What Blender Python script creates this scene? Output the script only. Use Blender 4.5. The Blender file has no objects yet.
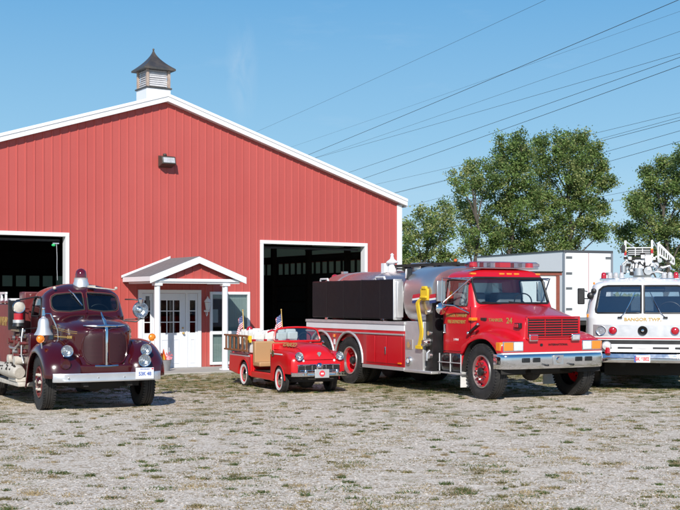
import bpy, math, random
import numpy as np
from mathutils import Vector, Matrix
R = math.radians
random.seed(7); rng = np.random.default_rng(7)
scene = bpy.context.scene
COL = scene.collection
PI = math.pi

# ------------------------------------------------------------------ materials
def mat(name, col, rough=.5, metal=0., coat=0., emit=None, noise=0., nscale=4., ncol=None, bump=0., bscale=60., spec=.5, trans=0.):
    m = bpy.data.materials.new(name); m.use_nodes = True
    nt = m.node_tree; b = nt.nodes['Principled BSDF']
    b.inputs['Base Color'].default_value = (*col, 1); b.inputs['Roughness'].default_value = rough
    b.inputs['Metallic'].default_value = metal; b.inputs['Coat Weight'].default_value = coat
    b.inputs['Coat Roughness'].default_value = .06; b.inputs['Specular IOR Level'].default_value = spec
    if trans: b.inputs['Transmission Weight'].default_value = trans
    if emit: b.inputs['Emission Color'].default_value = (*emit[0], 1); b.inputs['Emission Strength'].default_value = emit[1]
    tc = nt.nodes.new('ShaderNodeTexCoord')
    if noise:
        n = nt.nodes.new('ShaderNodeTexNoise'); n.inputs['Scale'].default_value = nscale; n.inputs['Detail'].default_value = 6; n.inputs['Roughness'].default_value = .65
        nt.links.new(tc.outputs['Object'], n.inputs['Vector'])
        mr = nt.nodes.new('ShaderNodeMapRange'); mr.inputs[1].default_value = .38; mr.inputs[2].default_value = .72; mr.inputs[4].default_value = noise
        nt.links.new(n.outputs['Fac'], mr.inputs[0])
        mx = nt.nodes.new('ShaderNodeMix'); mx.data_type = 'RGBA'
        mx.inputs[6].default_value = (*col, 1); mx.inputs[7].default_value = (*(ncol or [c * .4 for c in col]), 1)
        nt.links.new(mr.outputs[0], mx.inputs[0]); nt.links.new(mx.outputs[2], b.inputs['Base Color'])
        ra = nt.nodes.new('ShaderNodeMath'); ra.operation = 'MULTIPLY_ADD'; ra.inputs[1].default_value = .35; ra.inputs[2].default_value = rough
        nt.links.new(mr.outputs[0], ra.inputs[0]); nt.links.new(ra.outputs[0], b.inputs['Roughness'])
    if bump:
        n2 = nt.nodes.new('ShaderNodeTexNoise'); n2.inputs['Scale'].default_value = bscale; n2.inputs['Detail'].default_value = 3
        nt.links.new(tc.outputs['Object'], n2.inputs['Vector'])
        bp = nt.nodes.new('ShaderNodeBump'); bp.inputs['Strength'].default_value = bump; bp.inputs['Distance'].default_value = .02
        nt.links.new(n2.outputs['Fac'], bp.inputs['Height']); nt.links.new(bp.outputs[0], b.inputs['Normal'])
    return m

def glass_mat(name, tint, refl=1.45):
    m = bpy.data.materials.new(name); m.use_nodes = True; nt = m.node_tree; nt.nodes.clear()
    o = nt.nodes.new('ShaderNodeOutputMaterial'); t = nt.nodes.new('ShaderNodeBsdfTransparent'); g = nt.nodes.new('ShaderNodeBsdfGlossy')
    t.inputs[0].default_value = (*tint, 1); g.inputs['Roughness'].default_value = .02
    lw = nt.nodes.new('ShaderNodeLayerWeight'); lw.inputs[0].default_value = .5; pwn = nt.nodes.new('ShaderNodeMath'); pwn.operation = 'POWER'; pwn.inputs[1].default_value = 3.2; nt.links.new(lw.outputs['Facing'], pwn.inputs[0])
    f = nt.nodes.new('ShaderNodeMath'); f.operation = 'MULTIPLY_ADD'; f.inputs[1].default_value = .8; f.inputs[2].default_value = (refl-1)**2/(refl+1)**2*1.6; nt.links.new(pwn.outputs[0], f.inputs[0])
    x = nt.nodes.new('ShaderNodeMixShader'); nt.links.new(f.outputs[0], x.inputs[0]); nt.links.new(t.outputs[0], x.inputs[1]); nt.links.new(g.outputs[0], x.inputs[2])
    nt.links.new(x.outputs[0], o.inputs[0]); return m

M = dict(
    red=mat('red_paint', (.56, .0045, .013), .28, coat=.45, noise=.04, nscale=2.2, ncol=(.45, .08, .06)),
    red_old=mat('red_paint_body', (.40, .0045, .011), .28, coat=.55, noise=.10, nscale=2, ncol=(.36, .06, .05)),
    red_car=mat('small_car_red', (.60, .006, .009), .3, coat=.4, noise=.03, nscale=3, ncol=(.5, .06, .05)),
    maroon=mat('maroon_paint', (.046, .0016, .0032), .2, coat=.75, noise=.04, nscale=2, ncol=(.10, .03, .025)),
    maroon_top=mat('maroon_faded', (.13, .014, .016), .35, coat=.5, noise=.4, nscale=3, ncol=(.20, .055, .045)),
    white=mat('white_paint', (.78, .79, .80), .3, coat=.6, noise=.10, nscale=2, ncol=(.6, .58, .54)),
    trim=mat('white_trim', (.80, .81, .83), .45, noise=.10, nscale=1.5, ncol=(.62, .62, .62)),
    chrome=mat('chrome', (.75, .76, .78), .08, metal=1, noise=.15, nscale=6, ncol=(.45, .43, .4)),
    steel=mat('stainless', (.68, .67, .66), .30, metal=.9, noise=.22, nscale=3, ncol=(.55, .50, .47)),
    alu=mat('aluminium', (.74, .74, .74), .42, metal=.7, noise=.3, nscale=5, ncol=(.4, .38, .36)),
    tank=mat('tank_steel', (.64, .53, .51), .24, metal=.92, noise=.35, nscale=1.6, ncol=(.42, .24, .22)),  # red-brown reflections put into the steel's own colour
    rubber=mat('tyre_rubber', (.014, .014, .015), .7, noise=.5, nscale=9, ncol=(.06, .054, .048), bump=.15),
    black=mat('black_plastic', (.012, .012, .013), .4, noise=.3, nscale=6, ncol=(.04, .04, .04)),
    satin=mat('black_enamel', (.010, .010, .012), .2, coat=.6, noise=.2, nscale=6, ncol=(.05, .045, .04)),
    under=mat('chassis_grime', (.015, .014, .013), .8, noise=.5, nscale=7, ncol=(.05, .042, .035)),
    tarp=mat('black_tarp', (.0065, .006, .0075), .45, noise=.5, nscale=1.4, ncol=(.016, .014, .018), spec=.25, bump=.25, bscale=5),
    inner=mat('cab_inner', (.05, .05, .052), .7, noise=.3, nscale=5, ncol=(.1, .1, .1)),
    grey=mat('grey_vinyl', (.22, .24, .26), .6, noise=.3, nscale=5, ncol=(.12, .13, .14)),
    gold=mat('gold_leaf', (.62, .40, .12), .4, metal=.5, noise=.2, nscale=20, ncol=(.35, .22, .08)),
    tan=mat('tan_vinyl', (.46, .27, .13), .5, noise=.2, nscale=3, ncol=(.36, .2, .09)),
    canvas=mat('white_hose', (.74, .73, .70), .8, noise=.3, nscale=9, ncol=(.5, .48, .42), bump=.3),
    wood=mat('brown_wood', (.26, .10, .04), .5, noise=.5, nscale=8, ncol=(.14, .05, .02)),
    yellow=mat('yellow_strap', (.80, .52, .02), .6, noise=.2, nscale=12, ncol=(.55, .35, .03), bump=.3),
    lensred=mat('red_lens', (.45, .008, .02), .12, coat=1),
    lensdark=mat('dark_red_dome', (.10, .004, .012), .1, coat=1),
    amber=mat('amber_lens', (.85, .25, .015), .18, coat=1),
    lamp=mat('lamp_glass', (.72, .75, .78), .12, coat=1, noise=.4, nscale=25, ncol=(.4, .43, .46)),
    clear=mat('clear_lens', (.55, .55, .56), .1, coat=1, noise=.5, nscale=12, ncol=(.25, .22, .22)),
    cream=mat('aged_white', (.62, .58, .50), .55, noise=.5, nscale=11, ncol=(.25, .2, .17), bump=.4),
    barn=None,
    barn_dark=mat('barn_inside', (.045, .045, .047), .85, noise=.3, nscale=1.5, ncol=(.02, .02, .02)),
    post=mat('dark_timber', (.03, .022, .016), .85, noise=.3, nscale=4),
    roofm=mat('barn_roof_steel', (.55, .56, .58), .4, metal=.3, noise=.2, nscale=1),
    shingle=mat('grey_shingles', (.20, .20, .205), .85, noise=.6, nscale=14, ncol=(.11, .11, .115), bump=.4, bscale=30),
    copper=mat('weathered_roof_metal', (.10, .095, .09), .38, metal=.6, noise=.7, nscale=3, ncol=(.22, .17, .13)),
    oldwhite=mat('peeling_white', (.66, .66, .68), .7, noise=.6, nscale=5, ncol=(.36, .33, .32), bump=.3),
    door=mat('white_door', (.74, .77, .82), .35, noise=.05, nscale=2, ncol=(.6, .62, .66)),
    concrete=mat('concrete', (.42, .40, .36), .9, noise=.4, nscale=6, ncol=(.3, .28, .25), bump=.3),
    bucket=mat('grey_bucket', (.32, .33, .34), .45, metal=.4, noise=.3, nscale=9),
    orange=mat('orange_cloth', (.85, .12, .03), .6), flame=mat('yellow_cloth', (.9, .5, .05), .6), pink=mat('pink_cloth', (.8, .25, .30), .6),
    blue=mat('flag_blue', (.03, .05, .18), .7), flagred=mat('flag_red', (.55, .02, .04), .7), flagwhite=mat('flag_white', (.8, .8, .8), .7),
    green=mat('green_lamp', (.02, .45, .12), .3, emit=((.05, .9, .3), .2)),
    brown=mat('rust_brown_trim', (.26, .07, .045), .6, noise=.3, nscale=5),
    trailer=mat('trailer_white', (.86, .87, .88), .35, coat=.3, noise=.10, nscale=.8, ncol=(.62, .62, .62)),
    band=mat('brushed_band', (.68, .69, .71), .34, metal=.7, noise=.3, nscale=5, ncol=(.78, .78, .79)),
    plate=mat('white_plate', (.75, .76, .8), .4), plated=mat('red_plate', (.7, .05, .07), .4), plateblue=mat('plate_blue', (.06, .12, .4), .4),
    bark=mat('bark', (.10, .085, .07), .9, noise=.5, nscale=3, bump=.5, bscale=8),
    wire=mat('power_cable', (.05, .055, .065), .6),
    curtain=mat('blind_fabric', (.66, .72, .69), .8, noise=.2, nscale=2, ncol=(.3, .34, .34)),
    mirror=mat('mirror_glass', (.6, .62, .64), .03, metal=1),
    bowl=mat('reflector_bowl', (.82, .84, .86), .14, metal=1, noise=.5, nscale=28, ncol=(.35, .36, .38), bump=.5, bscale=30),
    aglass=glass_mat('reflective_windscreen_glass', (.85, .90, .93), 2.5),
    glass=glass_mat('windscreen_glass', (.82, .89, .90), 1.75), dglass=glass_mat('dark_window_glass', (.35, .42, .45), 1.6), lensglass=glass_mat('lens_glass', (.88, .9, .92), 1.5),
)
def barn_mat():
    m = mat('barn_red_steel', (.44, .088, .082), .55); nt = m.node_tree; b = nt.nodes['Principled BSDF']; tc = nt.nodes.new('ShaderNodeTexCoord')
    def nz(scale, sc, det=5):
        mp = nt.nodes.new('ShaderNodeMapping'); mp.inputs['Scale'].default_value = sc; n = nt.nodes.new('ShaderNodeTexNoise'); n.inputs['Scale'].default_value = scale; n.inputs['Detail'].default_value = det
        nt.links.new(tc.outputs['Object'], mp.inputs[0]); nt.links.new(mp.outputs[0], n.inputs[0]); return n.outputs['Fac']
    def mr(v, a, c, lo, hi):
        r = nt.nodes.new('ShaderNodeMapRange'); r.inputs[1].default_value = a; r.inputs[2].default_value = c; r.inputs[3].default_value = lo; r.inputs[4].default_value = hi; nt.links.new(v, r.inputs[0]); return r.outputs[0]
    def mx(f, a, c):
        x = nt.nodes.new('ShaderNodeMix'); x.data_type = 'RGBA'; nt.links.new(f, x.inputs[0])
        for i, q in ((6, a), (7, c)):
            if isinstance(q, tuple): x.inputs[i].default_value = (*q, 1)
            else: nt.links.new(q, x.inputs[i])
        return x.outputs[2]
    col = mx(mr(nz(1.2, (2.2, 2.2, .22)), .35, .7, 0, 1), (.455, .078, .066), (.48, .086, .073))
    col = mx(mr(nz(.35, (1, 1, 1), 3), .4, .65, 0, .45), col, (.50, .104, .09))
    sx = nt.nodes.new('ShaderNodeSeparateXYZ'); nt.links.new(tc.outputs['Object'], sx.inputs[0])
    dz = mr(sx.outputs[2], .0, .5, .4, 0.); mu = nt.nodes.new('ShaderNodeMath'); mu.operation = 'MULTIPLY'; nt.links.new(dz, mu.inputs[0]); nt.links.new(mr(nz(6, (1,1,.5)), .3, .65, .2, 1), mu.inputs[1])
    col = mx(mu.outputs[0], col, (.34, .20, .16)); nt.links.new(col, b.inputs['Base Color']); return m
M['barn'] = barn_mat()
def tex_extra():
    # translucent wall panels of the barn
    m = bpy.data.materials.new('translucent_panel'); m.use_nodes = True; nt = m.node_tree; nt.nodes.clear()
    o = nt.nodes.new('ShaderNodeOutputMaterial'); a = nt.nodes.new('ShaderNodeBsdfTranslucent'); d = nt.nodes.new('ShaderNodeBsdfDiffuse')
    a.inputs[0].default_value = (.42, .42, .33, 1); d.inputs[0].default_value = (.5, .5, .42, 1)
    x = nt.nodes.new('ShaderNodeMixShader'); x.inputs[0].default_value = .25
    nt.links.new(a.outputs[0], x.inputs[1]); nt.links.new(d.outputs[0], x.inputs[2]); nt.links.new(x.outputs[0], o.inputs[0]); M['panel'] = m
    # tread / mesh grille
    m = mat('grille_mesh', (.03, .004, .006), .45); nt = m.node_tree
    tc = nt.nodes.new('ShaderNodeTexCoord'); w = nt.nodes.new('ShaderNodeTexWave'); w.bands_direction = 'Z'; w.inputs['Scale'].default_value = 14
    nt.links.new(tc.outputs['Object'], w.inputs[0]); r = nt.nodes.new('ShaderNodeValToRGB')
    r.color_ramp.elements[0].position = .35; r.color_ramp.elements[0].color = (.004, .001, .002, 1); r.color_ramp.elements[1].color = (.075, .006, .012, 1)
    nt.links.new(w.outputs['Fac'], r.inputs[0]); nt.links.new(r.outputs[0], m.node_tree.nodes['Principled BSDF'].inputs['Base Color']); M['mesh'] = m
tex_extra()

# ------------------------------------------------------------------ mesh builder
def ST(col, obj):
    COL.objects.link(obj)
class MB:
    def __init__(s): s.v = []; s.f = []; s.mi = []; s.cur = 0
    def add(s, vs, fs):
        o = len(s.v); s.v += [tuple(p) for p in vs]
        for f in fs: s.f.append(tuple(i + o for i in f)); s.mi.append(s.cur)
        return s
    def box(s, x0, x1, y0, y1, z0, z1):
        if x0 > x1: x0, x1 = x1, x0
        if y0 > y1: y0, y1 = y1, y0
        if z0 > z1: z0, z1 = z1, z0
        return s.add([(x0,y0,z0),(x1,y0,z0),(x1,y1,z0),(x0,y1,z0),(x0,y0,z1),(x1,y0,z1),(x1,y1,z1),(x0,y1,z1)],
                     [(0,3,2,1),(4,5,6,7),(0,1,5,4),(1,2,6,5),(2,3,7,6),(3,0,4,7)])
    def hexa(s, pts):   # 8 corner points, bottom ring then top ring
        return s.add(pts, [(0,3,2,1),(4,5,6,7),(0,1,5,4),(1,2,6,5),(2,3,7,6),(3,0,4,7)])
    def cyl(s, a, b, r0, r1=None, n=16, caps=True):
        r1 = r0 if r1 is None else r1
        a = Vector(a); b = Vector(b); d = (b - a).normalized(); u = d.orthogonal().normalized(); w = d.cross(u)
        vs = []
        for c, r in ((a, r0), (b, r1)):
            for i in range(n):
                t = 2 * PI * i / n; vs.append(c + u * math.cos(t) * r + w * math.sin(t) * r)
        fs = [(i, (i + 1) % n, n + (i + 1) % n, n + i) for i in range(n)]
        if caps: fs += [tuple(range(n))[::-1], tuple(range(n, 2 * n))]
        return s.add(vs, fs)
    def tube(s, path, r, n=8, closed=False):
        P = [Vector(p) for p in path]; L = len(P); vs = []; fs = []
        u = None
        for i, p in enumerate(P):
            if closed: d = P[(i + 1) % L] - P[i - 1]
            else: d = P[min(i + 1, L - 1)] - P[max(i - 1, 0)]
            d.normalize()
            if u is None: u = d.orthogonal().normalized()
            u = (u - d * u.dot(d)); u = u.normalized() if u.length > 1e-6 else d.orthogonal().normalized()
            w = d.cross(u); rr = r[i] if isinstance(r, (list, tuple)) else r
            for k in range(n):
                t = 2 * PI * k / n; vs.append(p + u * math.cos(t) * rr + w * math.sin(t) * rr)
        for i in range(L if closed else L - 1):
            j = (i + 1) % L
            for k in range(n): fs.append((i*n+k, i*n+(k+1)%n, j*n+(k+1)%n, j*n+k))
        if not closed: fs += [tuple(range(n))[::-1], tuple(range((L-1)*n, L*n))]
        return s.add(vs, fs)
    def rev(s, prof, c, ax='y', n=32, sgn=1):   # prof: (radius, offset along axis)
        vs = []; fs = []; m = len(prof)
        for i in range(n):
            t = 2 * PI * i / n
            for r, h in prof:
                a, b = r * math.cos(t), r * math.sin(t)
                if ax == 'y': p = (c[0] + a, c[1] + h * sgn, c[2] + b)
                elif ax == 'x': p = (c[0] + h * sgn, c[1] + a, c[2] + b)
                else: p = (c[0] + a, c[1] + b, c[2] + h * sgn)
                vs.append(p)
        for i in range(n):
            j = (i + 1) % n
            for k in range(m - 1):
                fs.append((i*m+k, j*m+k, j*m+k+1, i*m+k+1))
        return s.add(vs, fs)
    def ball(s, c, r, n=16, m=10, sc=(1,1,1), z0=-1.):
        prof = []; vs = []
        for k in range(m + 1):
            a = math.asin(z0) + (PI/2 - math.asin(z0)) * k / m
            prof.append((max(math.cos(a), 1e-4), math.sin(a)))
        mm = len(prof); fs = []
        for i in range(n):
            t = 2 * PI * i / n
            for q, h in prof: vs.append((c[0] + r*sc[0]*q*math.cos(t), c[1] + r*sc[1]*q*math.sin(t), c[2] + r*sc[2]*h))
        for i in range(n):
            j = (i+1) % n
            for k in range(mm-1): fs.append((i*mm+k, j*mm+k, j*mm+k+1, i*mm+k+1))
        return s.add(vs, fs)
    def prism(s, poly, h0, h1, ax='y'):   # poly in (x,z) for ax y ; (y,z) for ax x ; (x,y) for ax z
        n = len(poly); vs = []
        for h in (h0, h1):
            for p, q in poly: vs.append((p, h, q) if ax == 'y' else (h, p, q) if ax == 'x' else (p, q, h))
        fs = [tuple(range(n)), tuple(range(n, 2*n))[::-1]] + [(i, n+i, n+(i+1) % n, (i+1) % n) for i in range(n)]
        return s.add(vs, fs)
    def loft(s, secs, closed=False, cap=True):
        n = len(secs[0]); vs = [p for q in secs for p in q]; fs = []
        for i in range(len(secs) - 1):
            for k in range(n if closed else n - 1):
                fs.append((i*n+k, i*n+(k+1) % n, (i+1)*n+(k+1) % n, (i+1)*n+k))
        if cap: fs += [tuple(range(n))[::-1], tuple(range((len(secs)-1)*n, len(secs)*n))]
        return s.add(vs, fs)
    def each(s, name, m, parent=None, **kw):
        """one object per connected piece"""
        par = list(range(len(s.v)))
        def find(a):
            while par[a] != a: par[a] = par[par[a]]; a = par[a]
            return a
        for f in s.f:
            for q in f[1:]: par[find(f[0])] = find(q)
        G = {}
        for f in s.f: G.setdefault(find(f[0]), []).append(f)
        out = None
        for fs in G.values():
            ids = sorted({i for f in fs for i in f}); mp = {a: k for k, a in enumerate(ids)}
            b = MB(); b.add([s.v[i] for i in ids], [tuple(mp[i] for i in f) for f in fs]); out = b.build(name, m, parent, **kw)
        return out
    def build(s, name, m, parent=None, bevel=0., ang=35, smooth=True, solid=0., loc=None, rot=None, seg=2):
        me = bpy.data.meshes.new(name); me.from_pydata([tuple(v) for v in s.v], [], s.f); me.validate(verbose=False)
        ms = m if isinstance(m, (list, tuple)) else [m]
        for k in ms: me.materials.append(M[k] if isinstance(k, str) else k)
        if len(ms) > 1 and len(me.polygons) == len(s.mi):
            me.polygons.foreach_set('material_index', s.mi)
        import bmesh
        bm = bmesh.new(); bm.from_mesh(me); bmesh.ops.recalc_face_normals(bm, faces=bm.faces); bm.to_mesh(me); bm.free()
        if smooth:
            me.polygons.foreach_set('use_smooth', [True] * len(me.polygons)); me.set_sharp_from_angle(angle=R(ang))
        o = bpy.data.objects.new(name, me); COL.objects.link(o)
        if parent: o.parent = parent
        if loc: o.location = loc
        if rot: o.rotation_euler = rot
        if solid: md = o.modifiers.new('s', 'SOLIDIFY'); md.thickness = solid; md.offset = 0
        if bevel:
            md = o.modifiers.new('b', 'BEVEL'); md.width = bevel; md.segments = seg; md.limit_method = 'ANGLE'; md.angle_limit = R(35)
            md.harden_normals = False
        return o

def tag(o, label=None, cat=None, group=None, kind=None):
    if label: o['label'] = label
    if cat: o['category'] = cat
    if group: o['group'] = group
    if kind: o['kind'] = kind
    return o
def empty(name, loc, rz, label, cat, group=None):
    o = bpy.data.objects.new(name, None); COL.objects.link(o); o.location = loc; o.rotation_euler = (0, 0, rz); o.empty_display_size = .3
    return tag(o, label, cat, group)
def text(name, body, size, m, parent, loc, rot, sx=1., depth=.002, align='CENTER', bold=0.):
    c = bpy.data.curves.new(name, 'FONT'); c.body = body; c.size = size; c.extrude = depth; c.align_x = align; c.align_y = 'CENTER'; c.offset = bold
    t = bpy.data.objects.new(name, c); COL.objects.link(t)
    me = bpy.data.meshes.new_from_object(t); COL.objects.unlink(t); bpy.data.objects.remove(t)
    me.materials.clear(); me.materials.append(M[m]); o = bpy.data.objects.new(name, me); COL.objects.link(o)
    o.parent = parent; o.location = loc; o.rotation_euler = rot; o.scale = (sx, 1, 1); return o
SIDE = (PI/2, 0, 0); FRONT = (PI/2, 0, PI/2)
def rrect(cx, cy, w, h, r, n=6):
    out = []
    for k, (sx, sy) in enumerate(((1,1),(-1,1),(-1,-1),(1,-1))):
        for i in range(n + 1):
            a = PI/2 * k + PI/2 * i / n
            out.append((cx + sx*(w/2-r) + r*math.cos(a), cy + sy*(h/2-r) + r*math.sin(a)))
    return out
def inpoly(x, y, P):
    c = False; n = len(P)
    for i in range(n):
        x1, y1 = P[i]; x2, y2 = P[i-1]
        if (y1 > y) != (y2 > y) and x < (x2-x1)*(y-y1)/(y2-y1)+x1: c = not c
    return c
class Shell:
    """closed cab-like surface: super-ellipse plan rings whose half axes follow z, domed roof; holes cut as true openings"""
    def __init__(s, cx, a, b, n, z0, zs, zt, front=lambda z: 0., bz=lambda z: 1., m=2.2, zshift=lambda x: 0.):
        s.cx, s.a, s.b, s.n, s.z0, s.zs, s.zt, s.front, s.bz, s.m, s.zshift = cx, a, b, n, z0, zs, zt, front, bz, m, zshift
    def k(s, z):
        if z <= s.zs: return 1.
        t = min(1., (z - s.zs) / (s.zt - s.zs)); return max(1e-3, (1 - t**s.m)**(1/s.m))
    def xf(s, y, z):
        k = s.k(z); b = s.b*s.bz(z)*k; q = min(1., abs(y)/b)
        return s.cx + (s.a + s.front(z))*k*(1-q**s.n)**(1/s.n)
    def ys(s, x, z, sg=-1):
        k = s.k(z); a = (s.a + (s.front(z) if x > s.cx else 0))*k; q = min(1., abs(x-s.cx)/a)
        return sg*s.b*s.bz(z)*k*(1-q**s.n)**(1/s.n)
    def mesh(s, holes_f, holes_s, back=True, nu=160, dz=.022, rearhole=None):
        zs = []; z = s.z0
        while z < s.zs: zs.append(z); z += dz
        for i in range(15): zs.append(s.zs + (s.zt-s.zs)*math.sin(PI/2*i/14)**1.0 * .9999)
        mb = MB(); gl = []; vs = []
        t = np.linspace(0, 2*PI, 8001); c, sn = np.cos(t), np.sin(t); rr = (np.abs(c)**s.n + np.abs(sn)**s.n)**(-1/s.n)
        ux, uy = c*rr, sn*rr; L = np.concatenate([[0], np.cumsum(np.hypot(np.diff(ux*s.a), np.diff(uy*s.b)))])
        q = np.linspace(0, L[-1], nu+1)[:-1]; tab = list(zip(np.interp(q, L, ux), np.interp(q, L, uy)))
        for z in zs:
            k = s.k(z)
            for x, y in tab:
                aa = s.a + (s.front(z) if x > 0 else 0)
                X = s.cx + aa*k*x; vs.append((X, s.b*s.bz(z)*k*y, z + s.zshift(X)))
        fs = []; gf = {}
        for j in range(len(zs)-1):
            for i in range(nu):
                i2 = (i+1) % nu; q = (j*nu+i, j*nu+i2, (j+1)*nu+i2, (j+1)*nu+i)
                cxx = sum(vs[a][0] for a in q)/4; cy = sum(vs[a][1] for a in q)/4; cz = sum(vs[a][2] for a in q)/4
                nx = abs(cy)/(s.b*s.bz(cz)*s.k(cz))
                hit = 0
                if cxx > s.cx + .55*s.a and nx < .985: hit = next((k+1 for k, P in enumerate(holes_f) if inpoly(cy, cz, P)), 0)
                if not hit and abs(cy) > .6*s.b*s.bz(cz): hit = next((101+2*k+(cy > 0) for k, P in enumerate(holes_s) if inpoly(cxx, cz, P)), 0)
                if not hit and rearhole and cxx < s.cx - .55*s.a: hit = 999 if inpoly(cy, cz, rearhole) else 0
                (gf.setdefault(hit, []) if hit else fs).append(q)
        top = len(vs); fs.append(tuple((len(zs)-1)*nu + i for i in range(nu)))
        mb.add(vs, fs); gv = [(s.cx + (v[0]-s.cx)*.992, v[1]*.99, v[2]) for v in vs]
        for h, q in gf.items(): b = MB(); b.add(gv, q); gl.append((('windscreen' if h < 100 else 'rear_window' if h == 999 else 'side_window'), b))
        return mb, gl
def clean(o):
    import bmesh
    bm = bmesh.new(); bm.from_mesh(o.data); bmesh.ops.delete(bm, geom=[v for v in bm.verts if not v.link_faces], context='VERTS'); bm.to_mesh(o.data); bm.free(); return o

# ------------------------------------------------------------------ wheels
def tyre_profile(Rr, w, ri):
    h = w/2
    return [(ri, -h*.72), (ri+.02, -h*.86), (ri+(Rr-ri)*.45, -h), (Rr-.05, -h*.98), (Rr-.012, -h*.86), (Rr, -h*.7), (Rr, -h*.25), (Rr-.012, -h*.22), (Rr-.012, -h*.12), (Rr, -h*.1),
            (Rr, h*.1), (Rr-.012, h*.12), (Rr-.012, h*.22), (Rr, h*.25), (Rr, h*.7), (Rr-.012, h*.86), (Rr-.05, h*.98), (ri+(Rr-ri)*.45, h), (ri+.02, h*.86), (ri, h*.72)]
def wheel(parent, x, y, Rr, w, ri, style, side=-1, steer=0., lugs=True):
    """wheel part = the tyre; rim, hub and nuts are its sub-parts. outward = local -y"""
    mb = MB(); mb.rev(tyre_profile(Rr, w, ri), (0,0,0), 'y', 56)
    if lugs:
        for i in range(56):
            t = 2*PI*(i+.5)/56
            for sg in (-1, 1):
                c, s_ = math.cos(t), math.sin(t); tw = .55*PI/56
                pts = []
                for rr in (Rr-.03, Rr+.008):
                    for (dt, yy) in ((-tw, w*.30), (tw, w*.30), (tw, w*.485), (-tw, w*.485)):
                        pts.append((rr*math.cos(t+dt), sg*yy, rr*math.sin(t+dt)))
                mb.hexa(pts)
    t = mb.build('wheel', 'rubber', parent, loc=(x, y, Rr), rot=(0, 0, (PI if side > 0 else 0) + steer))
    if style in ('front', 'dually'):
        o = -w*.40
        if style == 'front':   # steel disc bulging outward, painted red
            MB().rev([(ri+.004, -w*.36), (ri-.005, -w*.47), (ri-.025, -w*.47), (ri-.035, -w*.30)], (0,0,0), 'y', 48).build('rim_ring', 'steel', t)
            MB().rev([(ri-.035, -w*.30), (ri-.05, -w*.20), (ri*.72, -w*.26), (ri*.58, -w*.40), (ri*.50, -w*.42), (.0001, -w*.42)], (0,0,0), 'y', 48).build('rim', 'red', t)
            MB().rev([(.0001, -w*.66), (.05, -w*.66), (.075, -w*.60), (.08, -w*.42), (.0001, -w*.41)], (0,0,0), 'y', 24).build('hub_cap', 'black', t)
            nb = MB()
            for i in range(10):
                a = 2*PI*i/10; c = (ri*.50*math.cos(a), ri*.50*math.sin(a)); nb.cyl((c[0], -w*.41, c[1]), (c[0], -w*.60, c[1]), .026, .020, 8)
            nb.each('lug_nut', 'chrome', t)
            hb = MB()
            for i in range(5):
                a = 2*PI*(i+.5)/5; c = (ri*.80*math.cos(a), ri*.80*math.sin(a)); hb.cyl((c[0], -w*.245, c[1]), (c[0], -w*.27, c[1]), .024, .024, 12)
            hb.each('hand_hole', 'black', t)
        else:                  # deep dish of a dual wheel
            MB().rev([(ri+.004, -w*.36), (ri-.005, -w*.47), (ri-.03, -w*.46), (ri-.04, -w*.20)], (0,0,0), 'y', 48).build('rim_ring', 'steel', t)
            MB().rev([(ri-.04, -w*.20), (ri-.055, w*.30), (ri*.7, w*.34), (ri*.45, w*.28), (ri*.40, -w*.05), (.0001, -w*.06)], (0,0,0), 'y', 48).build('rim', 'red', t)
            MB().rev([(.0001, -w*.32), (.07, -w*.32), (.085, -w*.26), (.09, -w*.05), (.0001, -w*.05)], (0,0,0), 'y', 24).build('hub_cap', 'black', t)
    elif style == 'old':
        MB().rev([(ri+.004, -w*.36), (ri-.005, -w*.46), (ri-.03, -w*.46), (ri-.045, -w*.12), (ri*.7, -w*.22), (ri*.5, -w*.38), (.0001, -w*.38)], (0,0,0), 'y', 40).build('rim', 'maroon_top', t)
        MB().rev([(.0001, -w*.62), (.06, -w*.62), (.085, -w*.5), (.09, -w*.36)], (0,0,0), 'y', 20).build('hub_cap', 'maroon', t)
        nb = MB()
        for i in range(6):
            a = 2*PI*i/6; c = (ri*.52*math.cos(a), ri*.52*math.sin(a)); nb.cyl((c[0], -w*.36, c[1]), (c[0], -w*.60, c[1]), .026, .02, 8)
        nb.each('lug_nut', 'cream', t)
        hb = MB()
        for i in range(6):
            a = 2*PI*(i+.5)/6; c = (ri*.78*math.cos(a), ri*.78*math.sin(a)); hb.cyl((c[0], -w*.17, c[1]), (c[0], -w*.22, c[1]), .03, .03, 12)
        hb.each('hand_hole', 'black', t)
    elif style == 'car':
        MB().rev([(ri+.052, -w*.492), (ri+.05, -w*.515), (ri+.004, -w*.47), (ri+.002, -w*.40)], (0,0,0), 'y', 40).build('whitewall', 'white', t)
        MB().rev([(ri+.004, -w*.40), (ri-.01, -w*.44), (ri-.03, -w*.28), (ri*.62, -w*.26), (ri*.6, -w*.3)], (0,0,0), 'y', 40).build('rim', 'red_car', t)
        MB().rev([(ri*.80, -w*.28), (ri*.76, -w*.40), (ri*.35, -w*.52), (.0001, -w*.55)], (0,0,0), 'y', 32).build('hub_cap', 'chrome', t)
    else:
        MB().rev([(ri+.004, -w*.36), (ri-.02, -w*.46), (ri-.03, -w*.1), (ri*.5, -w*.3), (.0001, -w*.3)], (0,0,0), 'y', 32).build('rim', 'white', t)
    return t
def axle(mb, x, R_, tw): mb.cyl((x, -tw, R_), (x, tw, R_), .07, .07, 12); mb.ball((x, 0, R_), .19, 14, 8)
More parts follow.
